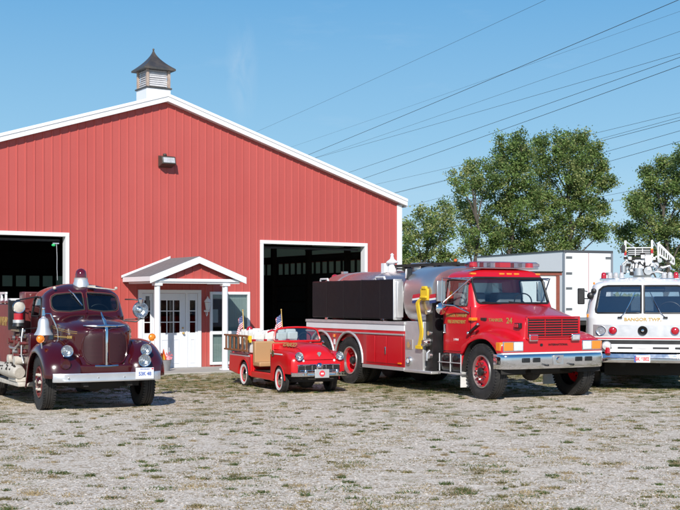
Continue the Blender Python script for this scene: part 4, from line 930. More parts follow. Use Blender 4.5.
s = MB(); s.hexa([(-2.90,-1.045,2.325),(-2.78,-1.105,2.325),(-2.775,-1.09,2.325),(-2.90,-1.03,2.325),(-2.93,-1.01,2.52),(-2.81,-1.07,2.52),(-2.80,-1.05,2.52),(-2.92,-.99,2.52)]); s.build('lens', 'clear', wo_)
s = MB(); s.ball((-2.12,-.3,2.69), .035, 10, 6); s.build('marker_light', mat('orange_lens', (.8,.12,.02), .3), co)
# ================================================================== MAROON ANTIQUE ENGINE
DH = R(28.3); DO = (-4.275, 20.88, 0)
dg = empty('antique_engine', DO, DH-PI/2, 'dark maroon antique fire engine with a silver bell and red dome light', 'fire truck')
# nose / hood
HD = Shell(-.50, 1.19, .62, 3.2, .62, 1.30, 1.53, m=2.4)
HD.zshift = lambda x: .11*(1-max(0, min(1, (x+.5)/1.19)))**1.0
mb, gl = HD.mesh([], [], nu=150, dz=.03); hood = clean(mb.build('hood', 'maroon', dg, ang=50))
def gril(sg):   # outline of one half grille
    return [(sg*y, z) for y, z in [(.05,.80),(.05,1.36),(.10,1.375),(.20,1.375),(.29,1.34),(.355,1.26),(.385,1.15),(.39,1.03),(.37,.92),(.32,.83),(.25,.79),(.12,.785)]]
for sg in (-1, 1):
    P = gril(sg); s = MB(); cy_ = sum(p[0] for p in P)/len(P); cz_ = sum(p[1] for p in P)/len(P); D_ = dens(P); rings = []
    for k in (1., .8, .6, .4, .2, .02): rings.append([(HD.xf(cy_+(y-cy_)*k, min(1.29, cz_+(z-cz_)*k)) + .006 - max(0, (cz_+(z-cz_)*k)-1.29)*.35, cy_+(y-cy_)*k, cz_+(z-cz_)*k) for y, z in D_])
    s.loft(rings, closed=True, cap=False); gm = s.build('grille', 'mesh', dg)
    MB().tube(rings[0], .016, 6, closed=True).build('grille_rim', 'maroon', gm)
s = MB(); s.tube([(HD.xf(0,.8)+.02,0,.76),(HD.xf(0,1.1)+.02,0,1.1),(HD.xf(0,1.25)+.025,0,1.34),(HD.xf(0,1.25)-.02,0,1.44)], [.022,.024,.026,.028], 10); s.tube([(.56,-.36,1.435),(.66,-.18,1.425),(.70,0,1.43),(.66,.18,1.425),(.56,.36,1.435)], [.010,.019,.024,.019,.010], 8)
s.tube([(HD.xf(.17,.77)+.02,-.2,.755),(HD.xf(0,.77)+.03,0,.75),(HD.xf(.17,.77)+.02,.2,.755)], .022, 8)
s.tube([(.66,0,1.43),(.60,0,1.52),(.50,0,1.56),(.40,0,1.66)], [.02,.028,.02,.008], 8); s.build('grille_bar', 'chrome', dg)
# hood trim lines (gold and chrome)
for sg in (-1, 1):
    s = MB(); xs2 = np.linspace(-.40, .52, 16)
    for z in (1.315, 1.285):
        s.tube([(x, HD.ys(x, 1.29, sg)+sg*.004, z+HD.zshift(x)) for x in xs2] + [(.60, sg*.285, z-.00), (.665, sg*.22, z-.03), (.675,sg*.20,z-.10)], .004, 6)
    s.build('pinstripe', 'gold', hood)
    s = MB(); s.tube([(x, HD.ys(x, 1.2, sg)+sg*.006, 1.235) for x in np.linspace(-.3, .30, 8)], .012, 6); s.build('side_spear', 'gold', hood)
    s = MB(); s.tube([(x, HD.ys(x, 1.2, sg)+sg*.004, .98) for x in np.linspace(-.42, .15, 8)], .006, 6)
    for i in range(5): s.tube([(x, HD.ys(x, 1.1, sg)+sg*.003, 1.04+.035*i) for x in np.linspace(-.36, .02, 6)], .007, 6)
    s.build('hood_louvres', 'maroon_top', hood)
text('hood_number', '508', .06, 'gold', hood, (.385, HD.ys(.385,1.2)-.012, 1.235), (PI/2,0,R(24)), 1.4, bold=.003)
# fenders
def fender(sg, crown, y_in, y_out, name, par):
    n = len(crown); s = MB(); secs = []
    for i, (x, z) in enumerate(crown):
        a = crown[max(0, i-1)]; b = crown[min(n-1, i+1)]; tx, tz = b[0]-a[0], b[1]-a[1]; L = math.hypot(tx, tz); nx, nz = -tz/L, tx/L
        if nz < 0 and abs(nx) < .5: nx, nz = -nx, -nz
        t = i/(n-1); yc = (y_in+y_out)/2; hw = (y_out-y_in)/2; sec = []
        for k in range(15):
            ph = R(-70+160*k/14); d = .17*(1-math.cos(ph)) ; yy = yc+hw*math.sin(ph)
            sec.append((x-nx*d, sg*yy, z-nz*d))
        yy = y_out; sec.append((x-nx*.21, sg*(yy+.004), z-nz*.21)); sec.append((x-nx*.215, sg*(yy-.02), z-nz*.215))
        secs.append(sec)
    s.loft(secs, cap=False); return s.build(name, 'maroon', par, ang=60, solid=.012)
def smooth(P, n=40):
    out = []; m_ = len(P)
    for i in range(m_-1):
        p0, p1, p2, p3 = P[max(0,i-1)], P[i], P[i+1], P[min(m_-1,i+2)]
        for k in range(n//m_+1):
            t = k/(n//m_+1); out.append(tuple(.5*((2*p1[j])+(-p0[j]+p2[j])*t+(2*p0[j]-5*p1[j]+4*p2[j]-p3[j])*t*t+(-p0[j]+3*p1[j]-3*p2[j]+p3[j])*t**3) for j in range(2)))
    return out + [P[-1]]
CR = smooth([(-.82,.44),(-.74,.58),(-.60,.86),(-.34,1.10),(0,1.19),(.30,1.15),(.56,1.02),(.74,.84),(.80,.66),(.80,.56)])
for sg in (-1, 1):
    fo_ = fender(sg, CR, .38, 1.04, 'front_fender', dg)
s = MB(); 
for sg in (-1,1): s.hexa([(-.5,sg*.30,.5),(.72,sg*.30,.5),(.72,sg*.62,.5),(-.5,sg*.62,.5),(-.5,sg*.30,1.0),(.60,sg*.30,.95),(.60,sg*.55,.92),(-.5,sg*.55,1.0)])
s.box(.55,.72,-.5,.5,.52,.78); s.build('apron', 'maroon', dg, bevel=.03)
s = MB()
for y in (-.38, .38): s.box(-5.4, .8, y-.04, y+.04, .42, .60)
axle(s, 0, .46, .9); axle(s, -3.6, .48, .9); s.box(-.4,.5,-.3,.3,.35,.6); s.box(-1.7,-.6,-.85,.85,.45,.56); s.box(.5,.6,-.6,.6,.40,.50)
s.build('chassis', 'under', dg, smooth=False)
wheel(dg, 0, -.87, .47, .22, .27, 'old', -1, R(-3)); wheel(dg, 0, .87, .47, .22, .27, 'old', 1, R(-3))
for sg in (-1, 1): wheel(dg, -3.6, sg*.88, .47, .25, .27, 'old', sg)
# bumper
s = MB(); secs = []
for i in range(31):
    y = -.93+1.86*i/30; q = abs(y)/.93; x = .90-.03*q**2-.10*q**8; secs.append([(x-.03,y,.645),(x,y,.65),(x+.012,y,.63),(x+.006,y,.575),(x+.012,y,.525),(x,y,.505),(x-.03,y,.51)])
s.loft(secs, closed=True); bm_ = s.build('bumper', 'band', dg)
s = MB(); 
for y in (-.7,-.2,.25,.85): s.cyl((.89,y,.575),(.915,y,.575),.016,.012,8)
s.build('bumper_bolts', 'chrome', bm_)
s = MB(); s.box(.915,.925,.44,.76,.53,.72); pl = s.build('licence_plate', 'plate', dg, bevel=.008)
text('plate_text', 'MICHIGAN', .035, 'plateblue', pl, (.927,.60,.695), FRONT); text('plate_text', '53K 48', .085, 'plateblue', pl, (.927,.60,.615), FRONT, .9, bold=.002)
s = MB(); s.box(.925,.93,.72,.75,.69,.71); s.build('plate_sticker', 'flagred', pl)
# lamps
lamp(dg, 'headlight', (.80,-.70,1.02), .095, body='chrome'); lamp(dg, 'headlight', (.80,.66,1.02), .095, body='chrome'); lamp(dg, 'driving_lamp', (.90,.60,.84), .105, lens='lamp', body='chrome')
s = MB(); s.tube([(.80,.60,.80),(.84,.60,.70),(.86,.60,.64)], .02, 8); s.tube([(.66,-.70,1.02),(.64,-.70,.9)], .03, 8); s.tube([(.66,.66,1.02),(.64,.66,.9)], .03, 8); s.build('lamp_bracket', 'maroon', dg)
s = MB(); s.rev([(.06,-.08),(.09,0),(.07,.02),(.0001,.01)], (.80,-.72,.80), 'x', 20); s.build('horn', 'maroon', dg)
for y in (-1.03, .93):
    s = MB(); s.cyl((.32,y*.96,1.02),(.32,y*.98,1.16),.012); st = s.build('signal_stalk', 'chrome', dg); lamp(dg, 'turn_signal', (.34,y,1.215), .062, lens='amber', body='amber', depth=.05)
# cab
DC = Shell(-1.08, .62, .76, 5., .60, 1.90, 2.17, front=lambda z: .05-.20*max(0, z-1.58)/.4, bz=lambda z: 1-.10*max(0, z-1.55)/.45, m=2.1)
w1 = lambda sg: [(sg*y, z) for y, z in [(.035,1.70),(.035,1.975),(.06,1.995),(.30,1.985),(.50,1.965),(.575,1.92),(.60,1.85),(.60,1.76),(.575,1.705),(.52,1.675),(.30,1.665)]]
dP = [(-1.36,1.58),(-.86,1.58),(-.80,1.60),(-.80,1.78),(-.86,1.88),(-.95,1.92),(-1.28,1.92),(-1.36,1.86)]
mb, gl = DC.mesh([w1(-1), w1(1)], [dP], nu=180, dz=.02, rearhole=rrect(0,1.8,.7,.2,.08)); cab = clean(mb.build('cab', 'maroon', dg, ang=50)); [clean(b.build(nm, 'dglass', cab, ang=50)) for nm, b in gl]
for sg in (-1, 1):
    gasket('windscreen_seal', [(DC.xf(y, z)+.004, y, z) for y, z in dens(w1(sg))], .013, 'rubber', cab)
    gasket('windscreen_rim', [(DC.xf(y*1.0, z)+.002, y+(.018 if y>0 else -.018)*(1 if abs(y)>.1 else -0.), z+(.016 if z>1.84 else -.016)) for y, z in dens(w1(sg))], .010, 'maroon_top', cab)
    gasket('window_seal', [(x, DC.ys(x, z, sg)+sg*.003, z) for x, z in dens(dP)], .014, 'black', cab)
s = MB(); s.tube([(DC.xf(0,1.66)+.012,0,1.64),(DC.xf(0,1.85)+.012,0,1.85),(DC.xf(0,1.99)+.012,0,2.0)], .016, 6); s.build('centre_post', 'maroon', cab)
s = MB(); s.box(-1.6,-1.35,-.6,.6,.95,1.75); s.box(-1.5,-1.0,-.6,.6,.9,1.1); s.build('seat', 'black', cab, bevel=.05)
s = MB(); s.tube([(-.83+.04*math.cos(a), .33+.19*math.cos(a), 1.62+.17*math.sin(a)) for a in [2*PI*i/24 for i in range(24)]], .012, 6, closed=True); s.build('steering_wheel', 'black', cab)
s = MB(); s.tube([(DC.xf(-.25,2.03)+.03,-.27,2.045),(DC.xf(-.16,1.97)+.04,-.17,1.95)], .009, 6); s.tube([(DC.xf(-.20,1.95)+.04,-.22,1.99),(DC.xf(-.05,1.8)+.03,-.07,1.77)], .012, 6); s.build('wiper', 'chrome', cab)
s = MB(); s.box(-.75,-.66,.1,.22,2.09,2.13); s.tube([(-.62,.12,2.10),(-.58,.22,2.085),(-.58,.40,2.07),(-.6,.56,2.05)], .012, 6); s.ball((-.66,-.52,2.08), .03, 10, 6); s.ball((-.66,.60,2.08), .03, 10, 6); s.build('roof_fittings', 'cream', cab)
s = MB(); s.rev([(.145,-.05),(.14,.02),(.125,.05),(.12,.11),(.125,.12)], (-.92,.03,2.15), 'z', 28); rb = s.build('beacon_base', 'alu', cab); s = MB(); s.rev([(.10,0),(.10,.06),(.088,.12),(.055,.155),(.0001,.17)], (-.92,.03,2.27), 'z', 28); s.build('beacon_dome', 'lensdark', rb)
s = MB()
for sg in (-1,1):
    for x0,x1,z0,z1 in ((-1.42,-1.41,.75,1.55),(-.76,-.75,.75,1.55)): s.box(x0,x1,DC.ys(x0,1.2,sg)-.003,DC.ys(x0,1.2,sg)+.003,z0,z1)
s.build('door_gap', 'black', cab, smooth=False)
# cowl bridging hood and cab
s = MB(); secs = []
for x, hw, zt in ((-.30,.60,1.60),(-.45,.66,1.64),(-.60,.71,1.66)):
    secs.append([(x,hw*math.copysign(abs(math.cos(a))**.6, math.cos(a)), .7+(zt-.7)*abs(math.sin(a))**.45) for a in [PI*i/30 for i in range(31)]])
s.loft(secs, cap=True); s.build('cowl', 'maroon', dg, ang=50)
# bell on its bracket, right mirror spotlight, left shutter
def bell(par, c):
    s = MB(); s.rev([(.0001,.32),(.03,.315),(.04,.295),(.075,.27),(.092,.22),(.10,.13),(.125,.06),(.158,.01),(.162,0),(.148,.0),(.115,.06),(.0001,.19)], c, 'z', 32); b = s.build('bell', 'alu', par)
    s = MB(); s.cyl((c[0],c[1],c[2]+.33),(c[0],c[1],c[2]+.44),.03,.018,12); s.ball((c[0],c[1],c[2]+.45),.028,10,8); s.tube([(c[0],c[1],c[2]+.36),(c[0]+.0,c[1]+.12,c[2]+.36),(c[0]+.0,c[1]+.24,c[2]+.1),(c[0]+.0,c[1]+.26,c[2]-.1)], .014, 8); s.ball((c[0],c[1],c[2]-.01),.035,10,8); s.build('bell_bracket', 'chrome', b)
bell(dg, (-.02,-.88,1.27))
s = MB(); s.ball((-.06,0,0), .07, 18, 12, (.6,1,1)); s.rev([(.08,-.09),(.13,-.03),(.152,.02),(.146,.03)], (0,0,0), 'x', 28); s.rev([(.04,-.05),(.05,.03),(.02,.05)], (0,0,.16), 'z', 14); sl = s.build('spotlight', 'chrome', dg, loc=(-.28,.93,1.69)); s = MB(); s.rev([(.145,.028),(.11,.05),(.055,.066),(.0001,.07)], (0,0,0), 'x', 28); s.build('lens', 'lensglass', sl); s = MB(); s.rev([(.145,.022),(.12,-.02),(.07,-.05),(.0001,-.06)], (0,0,0), 'x', 28); s.build('reflector_bowl', 'bowl', sl); s = MB(); s.ball((-.02,0,0),.03,10,8); s.build('bulb','lamp',sl)
s = MB(); s.tube([(-.45,.70,1.88),(-.33,.82,1.88),(-.30,.93,1.86)], .012, 8); s.tube([(-.42,.66,1.50),(-.30,.86,1.48),(-.28,.93,1.53)], .014, 8); s.tube([(-.45,.70,1.52),(-.33,1.02,1.53),(-.25,1.06,1.56)], .010, 8); s.box(-.34,-.30,1.05,1.11,1.72,1.94); s.build('spotlight_bracket', 'black', dg)
s = MB(); s.box(-1.50,-1.47,-1.12,-.92,1.34,1.86); s.build('mirror', 'black', dg, bevel=.01); s = MB(); s.box(-1.515,-1.455,-1.14,-1.105,1.33,1.87); s.tube([(-1.48,-1.0,1.86),(-1.2,-.85,1.9),(-.95,-.74,1.93)], .012, 6); s.tube([(-1.48,-1.0,1.34),(-1.0,-.86,1.36),(-.7,-.78,1.38)], .010, 6); s.build('mirror_frame', 'black', dg)
lamp(dg, 'side_spotlight', (-1.20,-1.02,1.74), .105, lens='cream', body='chrome', depth=.1); s = MB(); s.cyl((-1.22,-1.02,1.50),(-1.22,-1.02,1.63),.085,.085,18); sr = s.build('side_beacon', 'lensred', dg); s = MB(); s.cyl((-1.22,-1.02,1.46),(-1.22,-1.02,1.515),.10,.10,18); s.build('beacon_base', 'alu', sr); s = MB(); s.cyl((-1.22,-1.02,1.40),(-1.22,-1.02,1.46),.11,.09,18); s.tube([(-1.22,-1.02,1.42),(-1.22,-.95,1.1),(-1.22,-.8,.8)],.014,6); s.build('beacon_bracket', 'black', sr)
# pump, piping and body behind the cab
s = MB(); s.box(-5.6,-1.72,-.98,.98,.62,1.80); s.box(-2.1,-1.70,-.80,.80,1.7,2.02); s.box(-5.6,-1.72,-1.0,-.96,1.80,1.86); s.box(-5.6,-1.72,.96,1.0,1.80,1.86); body = s.build('hose_body', 'maroon_top', dg, bevel=.04)
s = MB(); secs=[]
for x,k in ((-1.62,.97),(-2.2,.95),(-3.2,.80)): secs.append([(x,.76*k*math.cos(a),1.6+(.50*k if math.sin(a)>0 else .3)*math.sin(a)) for a in [2*PI*i/30 for i in range(30)]])
s.loft(secs, closed=True); s.build('roof_fairing', 'maroon_top', dg)
text('side_lettering', 'TOWNSHIP', .24, 'gold', dg, (-2.75,-.985,1.46), SIDE, .8, bold=.002)
s = MB(); s.box(-4.6,-2.35,-1.0,-.96,1.98,2.02); 
for x in (-4.5,-3.6,-2.75,-2.4): s.box(x,x+.035,-1.0,-.96,1.80,2.0)
s.box(-4.6,-2.35,-.9,.9,1.86,1.90); s.build('white_rail', 'white', dg, smooth=False)
s = MB(); s.box(-1.95,-.98,-.99,-.95,1.29,1.345); s.build('chrome_strip', 'chrome', dg, bevel=.01)
s = MB(); s.box(-2.0,-.72,-.96,-.60,.60,1.28); s.build('pump_panel', 'maroon', dg, bevel=.03)
pb = MB(); random.seed(4)
for (x, z, r) in ((-1.85,1.12,.05),(-1.60,1.18,.035),(-1.35,1.10,.05),(-1.1,1.16,.03),(-1.05,.95,.045),(-1.7,.92,.05),(-1.45,.86,.06),(-1.2,.84,.045),(-.95,1.1,.03)): pb.cyl((x,-.95,z),(x,-1.05,z),r,r*.85,14); pb.cyl((x,-1.05,z),(x,-1.07,z),r*1.15,r*1.15,14)
pb.each('gauge', 'maroon_top', dg); pb = MB(); pb.tube([(-1.9,-1.02,1.02),(-1.7,-1.05,1.0),(-1.4,-1.04,1.0),(-1.2,-1.02,1.08),(-1.0,-1.0,1.22)], .022, 8); pb.tube([(-.98,-1.0,1.36),(-.95,-1.03,1.2),(-.97,-1.03,.9),(-.93,-1.0,.75)], .014, 8); pb.cyl((-1.45,-1.0,.93),(-1.45,-1.07,.93),.05,.05,16); pb.cyl((-1.6,-1.0,1.18),(-1.6,-1.06,1.18),.04,.04,16); pb.build('pipes', 'steel', dg)
s = MB(); s.cyl((-1.62,-.9,.79),(-1.62,-1.12,.79),.09,.09,18); s.cyl((-1.15,-.9,.79),(-1.15,-1.12,.79),.08,.08,18); s.build('outlet', 'cream', dg)
s = MB(); s.tube([(-2.6,-1.08,.62),(-2.0,-1.10,.61),(-1.5,-1.11,.60),(-.95,-1.10,.60),(-.86,-1.08,.58)], [.10,.12,.125,.125,.10], 16); sh = s.build('suction_hose', 'cream', dg)
sb = MB(); random.seed(3)
for i in range(26): x = -1.9+1.0*random.random(); a = random.uniform(-2.4,-.5)-.6; sb.cyl((x,-1.105+.10*math.cos(a),.605+.10*math.sin(a)*-1),(x,-1.105+.14*math.cos(a),.605-.14*math.sin(a)),.018,.014,7)
sb.build('hose_studs', 'under', sh)
s = MB(); s.box(-2.9,-.82,-1.12,-.70,.34,.42); s.box(-1.5,-.9,-1.14,-.9,.42,.50); s.build('running_board', 'cream', dg, bevel=.015)
for sg in (-1, 1): fender(sg, [(x-3.6, z) for x, z in smooth([(-.62,.50),(-.50,.85),(-.25,1.06),(.0,1.10),(.25,1.06),(.50,.85),(.62,.50)])], .60, 1.06, 'rear_fender', dg)

# ================================================================== SMALL PARADE CAR
CH = R(25); CO = (-1.15+.51*math.cos(CH), 24.24+.51*math.sin(CH), 0)
cr = empty('miniature_fire_car', CO, CH-PI/2, 'tiny open-sided red parade fire car with whitewall tyres and a wooden ladder on its side', 'car')
FA = .30
def cs(x, ins=0.):   # front body cross-section
    t = max(0, (x+.45)/1.1); zt = 1.02-.06*t-(.0 if x<.25 else 1.05*(x-.25)**2) - ins; f = .88-.06*max(0,t-.3)-(.0 if x<.3 else .9*(x-.3)**2) - ins*.6; o = .60-(.0 if x<.35 else .35*(x-.35)**2)-ins
    hw = .40-.10*t
    zb = .22 if x < .0 else .34
    if abs(x) < FA-.01: zb = .26+math.sqrt(FA**2-x*x)
    if x > FA: zb = .40
    half = [(0,zt),(.13,zt-.006),(.25,zt-.03),(hw,zt-.07),(hw+.04,max(f-.02,zt-.15)),(hw+.08,f-.035),(hw+.14,f-.02),(o-.09,f-.02),(o-.03,f-.05),(o,f-.12),(o+.004,max(zb,f-.3)),(o,zb),(o-.02,zb-.001)]
    return [(x,-y,z) for y,z in half[::-1]]+[(x,y,z) for y,z in half[1:]]
s = MB(); X_ = [-.46+.035*i for i in range(31)]; s.loft([cs(x) for x in X_]+[cs(.615,.02),cs(.635,.05)], cap=True); fb = s.build('front_body', 'red_car', cr, ang=32)
s = MB(); RA = .33
P = [(-1.62,.71),(-1.62,.20)] ; P = arch_panel(-2.98,-1.62,.24,.71,[(-2.03,.26,RA)]); P[0] = (-2.93,.71); P[1] = (-3.0,.30)
for sg in (-1,1):
    s = MB(); s.prism(P, sg*.54, sg*.60); sp = s.build('rear_side', 'red_car', cr, bevel=.025, seg=3)
    s = MB(); s.box(-2.90,-1.66,sg*.601,sg*.606,.655,.685); s.build('white_stripe', 'white', sp)
    s = MB(); s.box(-.44,.18,sg*.598,sg*.607,.765,.79); s.build('white_stripe', 'white', fb)
    s = MB(); s.prism([(-1.68,.22),(-.42,.22),(-.42,.36),(-1.68,.36)], sg*.50, sg*.585); s.build('sill', 'red_car', cr, bevel=.02)
    s = MB(); s.tube([(.0+FA*1.0*math.cos(a), sg*.60, .26+FA*math.sin(a)) for a in [PI*i/20 for i in range(21)]], .014, 6); s.tube([(-2.03+RA*math.cos(a), sg*.60, .26+RA*math.sin(a)) for a in [PI*i/20 for i in range(21)]], .014, 6); s.each('arch_lip', 'red_car', cr)
    wheel(cr, 0, sg*.53, .265, .15, .165, 'car', sg, R(-3), lugs=False); wheel(cr, -2.03, sg*.53, .265, .15, .165, 'car', sg, lugs=False)
s = MB(); s.box(-2.95,-1.65,-.54,.54,.56,.70); s.box(-3.0,-2.9,-.56,.56,.30,.72); s.box(-1.64,-1.60,-.55,.55,.3,.72); s.build('bed', 'red_car', cr, bevel=.02)
s = MB(); s.box(-2.9,.5,-.45,.45,.24,.38); axle(s,0,.265,.5); axle(s,-2.03,.265,.5)
for cx_ in (0,-2.03): s.box(cx_-.29,cx_+.29,-.50,.50,.27,.55)
s.build('chassis', 'under', cr, smooth=False)
s = MB(); s.box(-1.66,-.46,-.52,.52,.365,.385); s.build('floor_mat', 'black', cr)
s = MB(); s.box(-1.60,-1.47,-.56,.56,.52,.99); s.box(-1.60,-1.20,-.555,.555,.46,.56); s.build('bench_seat', 'tan', cr, bevel=.025, seg=3)
s = MB(); s.box(-.50,-.44,-.56,.56,.38,.98); s.build('dashboard', 'red_car', cr, bevel=.02)
s = MB(); s.tube([(-.66+.05*math.sin(a), .24+.15*math.cos(a), 1.06+.13*math.sin(a)) for a in [2*PI*i/24 for i in range(24)]], .012, 6, closed=True); s.cyl((-.66,.24,1.06),(-.48,.24,.92),.012); s.build('steering_wheel', 'black', cr)
# windscreen
WX = lambda y, z: -.40-.06*(y/.5)**2-.32*(z-1.02)
wP = [(-.50,1.02),(.50,1.02),(.515,1.06),(.47,1.23),(.41,1.275),(.2,1.30),(0,1.305),(-.2,1.30),(-.41,1.275),(-.47,1.23),(-.515,1.06)]
s = MB(); D_ = dens(wP); rings = [[(WX(y*k, 1.15+(z-1.15)*k), y*k, 1.15+(z-1.15)*k) for y, z in D_] for k in (1.,.7,.4,.1)]; s.loft(rings, closed=True, cap=True); wg = s.build('windscreen', 'glass', cr)
gasket('windscreen_frame', rings[0], .022, 'red_car', wg)
gasket('windscreen_seal', [(WX(y*.965, 1.15+(z-1.15)*.9)+.004, y*.965, 1.15+(z-1.15)*.9) for y, z in D_], .007, 'black', wg)
s = MB(); s.ball((-.28,.50,1.0), .03, 10, 6, (1.5,1,1)); s.build('hood_hinge', 'chrome', cr)
# nose
for sg in (-1, 1):
    lamp(cr, 'headlight', (.665,sg*.44,.755), .082); s = MB(); s.rev([(.0001,.02),(.022,.018),(.03,0)], (.625,sg*.335,.665), 'x', 12); s.build('parking_light', 'lamp', cr)
s = MB(); s.box(.58,.645,-.46,.46,.42,.575); gr = s.build('grille', 'black', cr, bevel=.02)
s = MB(); s.tube([(.62,-.50,.58),(.66,-.2,.585),(.665,0,.585),(.66,.2,.585),(.62,.50,.58)], .012, 8)
s.tube([(.64,-.42,.47),(.655,0,.47),(.64,.42,.47)], .012, 8)
for y in (-.3,-.15,.15,.3): s.tube([(.65,y,.44),(.65,y,.57)], .010, 6)
s.build('grille_bars', 'chrome', gr); s = MB(); s.ball((.66,0,.545), .085, 20, 12, (.8,1,1)); s.build('grille_cone', 'chrome', gr)
s = MB(); s.prism([(-.045,.80),(0,.74),(.045,.80),(.03,.835),(-.03,.835)], .56, .648, 'x'); s.build('shield_emblem', 'chrome', cr)
s = MB(); secs = []
for i in range(25):
    y = -.60+1.20*i/24; q = abs(y)/.6; x = .76-.03*q**2-.08*q**6; secs.append([(x-.02,y,.445),(x+.01,y,.43),(x+.004,y,.41),(x+.012,y,.385),(x+.004,y,.36),(x-.02,y,.355)])
s.loft(secs, closed=True); bo = s.build('bumper', 'chrome', cr)
s = MB()
for y in (-.34,.34): s.ball((.775,y,.43), .035, 10, 8, (.6,1,2.0)); s.box(.6,.74,y-.02,y+.02,.38,.42)
s.each('overrider', 'chrome', bo)
s = MB(); s.box(.785,.795,-.155,.155,.33,.50); lp = s.build('front_plate', 'alu', cr, bevel=.008); s = MB(); s.rev([(.0001,.006),(.06,.006),(.062,0)], (.795,0,.415), 'x', 24); s.build('plate_disc', 'plated', lp); s = MB(); s.prism([(-.03,.40),(.03,.40),(.03,.43),(-.03,.43)], .800, .803, 'x'); s.build('plate_mark', 'flagwhite', lp)
text('hood_lettering', 'CASCO', .13, 'gold', fb, (.02,-.37,.965), (R(50),0,R(6)), 1.25, bold=.005)
text('hood_lettering', 'I', .08, 'gold', fb, (-.27,-.33,.985), (R(38),0,0), 1.2, bold=.003)
for sg in (-1, 1):
    s = MB(); X2 = [-.44+.05*i for i in range(20)]; i_ = 3 if sg > 0 else -4
    pts = []
    for x in X2: q = cs(x); n_ = (len(q)-1)//2; p = q[n_+3*sg]; pts.append((p[0], p[1]+sg*.001, p[2]+.001))
    s.tube(pts, .0035, 5); s.build('hood_seam', 'black', fb)
    s = MB(); s.tube([(-.445,sg*.606,.86),(-.445,sg*.606,.40)], .004, 5); s.tube([(-1.63,sg*.604,.70),(-1.63,sg*.604,.36)], .004, 5); s.build('panel_seam', 'black', cr)
s = MB(); s.rev([(.0001,.006),(.065,.006),(.07,0)], (-.32,-.606,.78), 'y', 24, -1); s.build('round_badge', mat('badge_dark', (.06,.06,.03), .5), fb).scale = (1,1,1)
s = MB(); s.rev([(.035,.009),(.045,.009)], (-.32,-.606,.78), 'y', 20, -1); s.build('badge_ring', 'gold', fb)
# hose load
s = MB(); random.seed(5)
for i in range(9):
    x0 = -2.62+.11*i; y0 = -.50
    for j in range(4):
        yy = -.50+.26*j; h = .27+.08*random.random()+.04*(i % 2); s.box(x0, x0+.10, yy, yy+.24, .72, .86+h)
s.build('white_hose_load', 'canvas', cr, bevel=.03, seg=2)
s = MB(); s.box(-1.70,-1.64,-.54,.54,.98,1.03); s.tube([(-1.66,-.2,1.17),(-1.66,-.08,1.22),(-1.66,.04,1.18)], .025, 8); s.build('red_rail', 'lensred', cr)
s = MB(); s.box(-1.95,-1.80,-.57,-.50,.95,1.10); s.build('yellow_tag', 'yellow', cr, bevel=.01)
# ladder and rack
ld = MB(); ld.box(-3.10,-1.62,-.68,-.645,.76,.80); ld.box(-3.10,-1.62,-.68,-.645,1.075,1.115)
for i in range(6): x = -3.02+.26*i; ld.box(x,x+.07,-.675,-.65,.80,1.075)
lo_ = ld.build('side_ladder', 'wood', cr, bevel=.006)
s = MB()
for i, x in enumerate((-2.90,-2.64,-2.38,-2.1)): s.box(x,x+.12,-.64,-.60,.80,1.05)
s.each('rolled_canvas', mat('grey_green_canvas', (.16,.22,.22), .8, noise=.5, nscale=6), cr, bevel=.02)
s = MB(); 
for x in (-2.8,-1.9): s.tube([(x,-.58,.66),(x,-.62,.78),(x,-.62,1.12)], .012, 6)
s.each('ladder_bracket', 'chrome', cr)
s = MB(); s.rev([(.06,-.02),(.05,.04),(.07,.06)], (-2.25,-.38,1.10), 'z', 16); b1 = s.build('beacon_base', 'chrome', cr); s = MB(); s.rev([(.075,0),(.075,.06),(.05,.12),(.0001,.14)], (-2.25,-.38,1.16), 'z', 20); s.build('beacon_dome', 'lensred', b1); s = MB(); s.cyl((-2.25,-.38,.7),(-2.25,-.38,1.09),.02); s.build('beacon_post', 'chrome', b1)
# flags carried on the car
def us_flag(par_M, lx, ly, lz, yaw, label):
    f = empty('american_flag', (0,0,0), 0, label, 'flag', 'small american flags standing on the little fire car'); f.location = par_M @ Vector((lx, ly, lz)); f.rotation_euler = (0, R(-8), CH-PI/2+yaw); f.scale = (1.25, 1.25, 1.05)
    s = MB(); s.cyl((0,0,-.35),(0,0,.56),.009,.007,8); s.ball((0,0,.575),.016,8,6); s.build('flag_pole', 'gold', f)
    s = MB(); nx, nz = 16, 13; W, H_ = .5, .30
    def P_(i, j):
        u = i/nx; v = j/nz   # cloth hangs down and gathers toward the pole
        dx = -(.01+u*.30*(1+.15*math.sin(u*5))); z = .53 - v*H_*(1-.1*u) - u*.22; y = .035*math.sin(u*9+v*2)*(.3+u); return (dx, y, z)
    for i in range(nx):
        for j in range(nz):
            s.cur = 2 if (i < 7 and j < 7) else (0 if j % 2 == 0 else 1)
            if s.cur == 2 and (i+j) % 2 == 0: 
                s.cur = 3
            s.add([P_(i,j),P_(i+1,j),P_(i+1,j+1),P_(i,j+1)], [(0,1,2,3)])
    s.build('flag_cloth', ['flagred','flagwhite','blue', mat('star_field', (.22,.25,.38), .7)], f, smooth=True, ang=80)
CM = Matrix.Translation(CO) @ Matrix.Rotation(CH-PI/2, 4, 'Z')
us_flag(CM, -2.38, -.46, 1.05, .0, 'small american flag at the left rear of the little red car, beside its ladder')
us_flag(CM, -1.98, .30, 1.06, .1, 'small american flag standing by the windscreen of the little red car, behind the white hose')
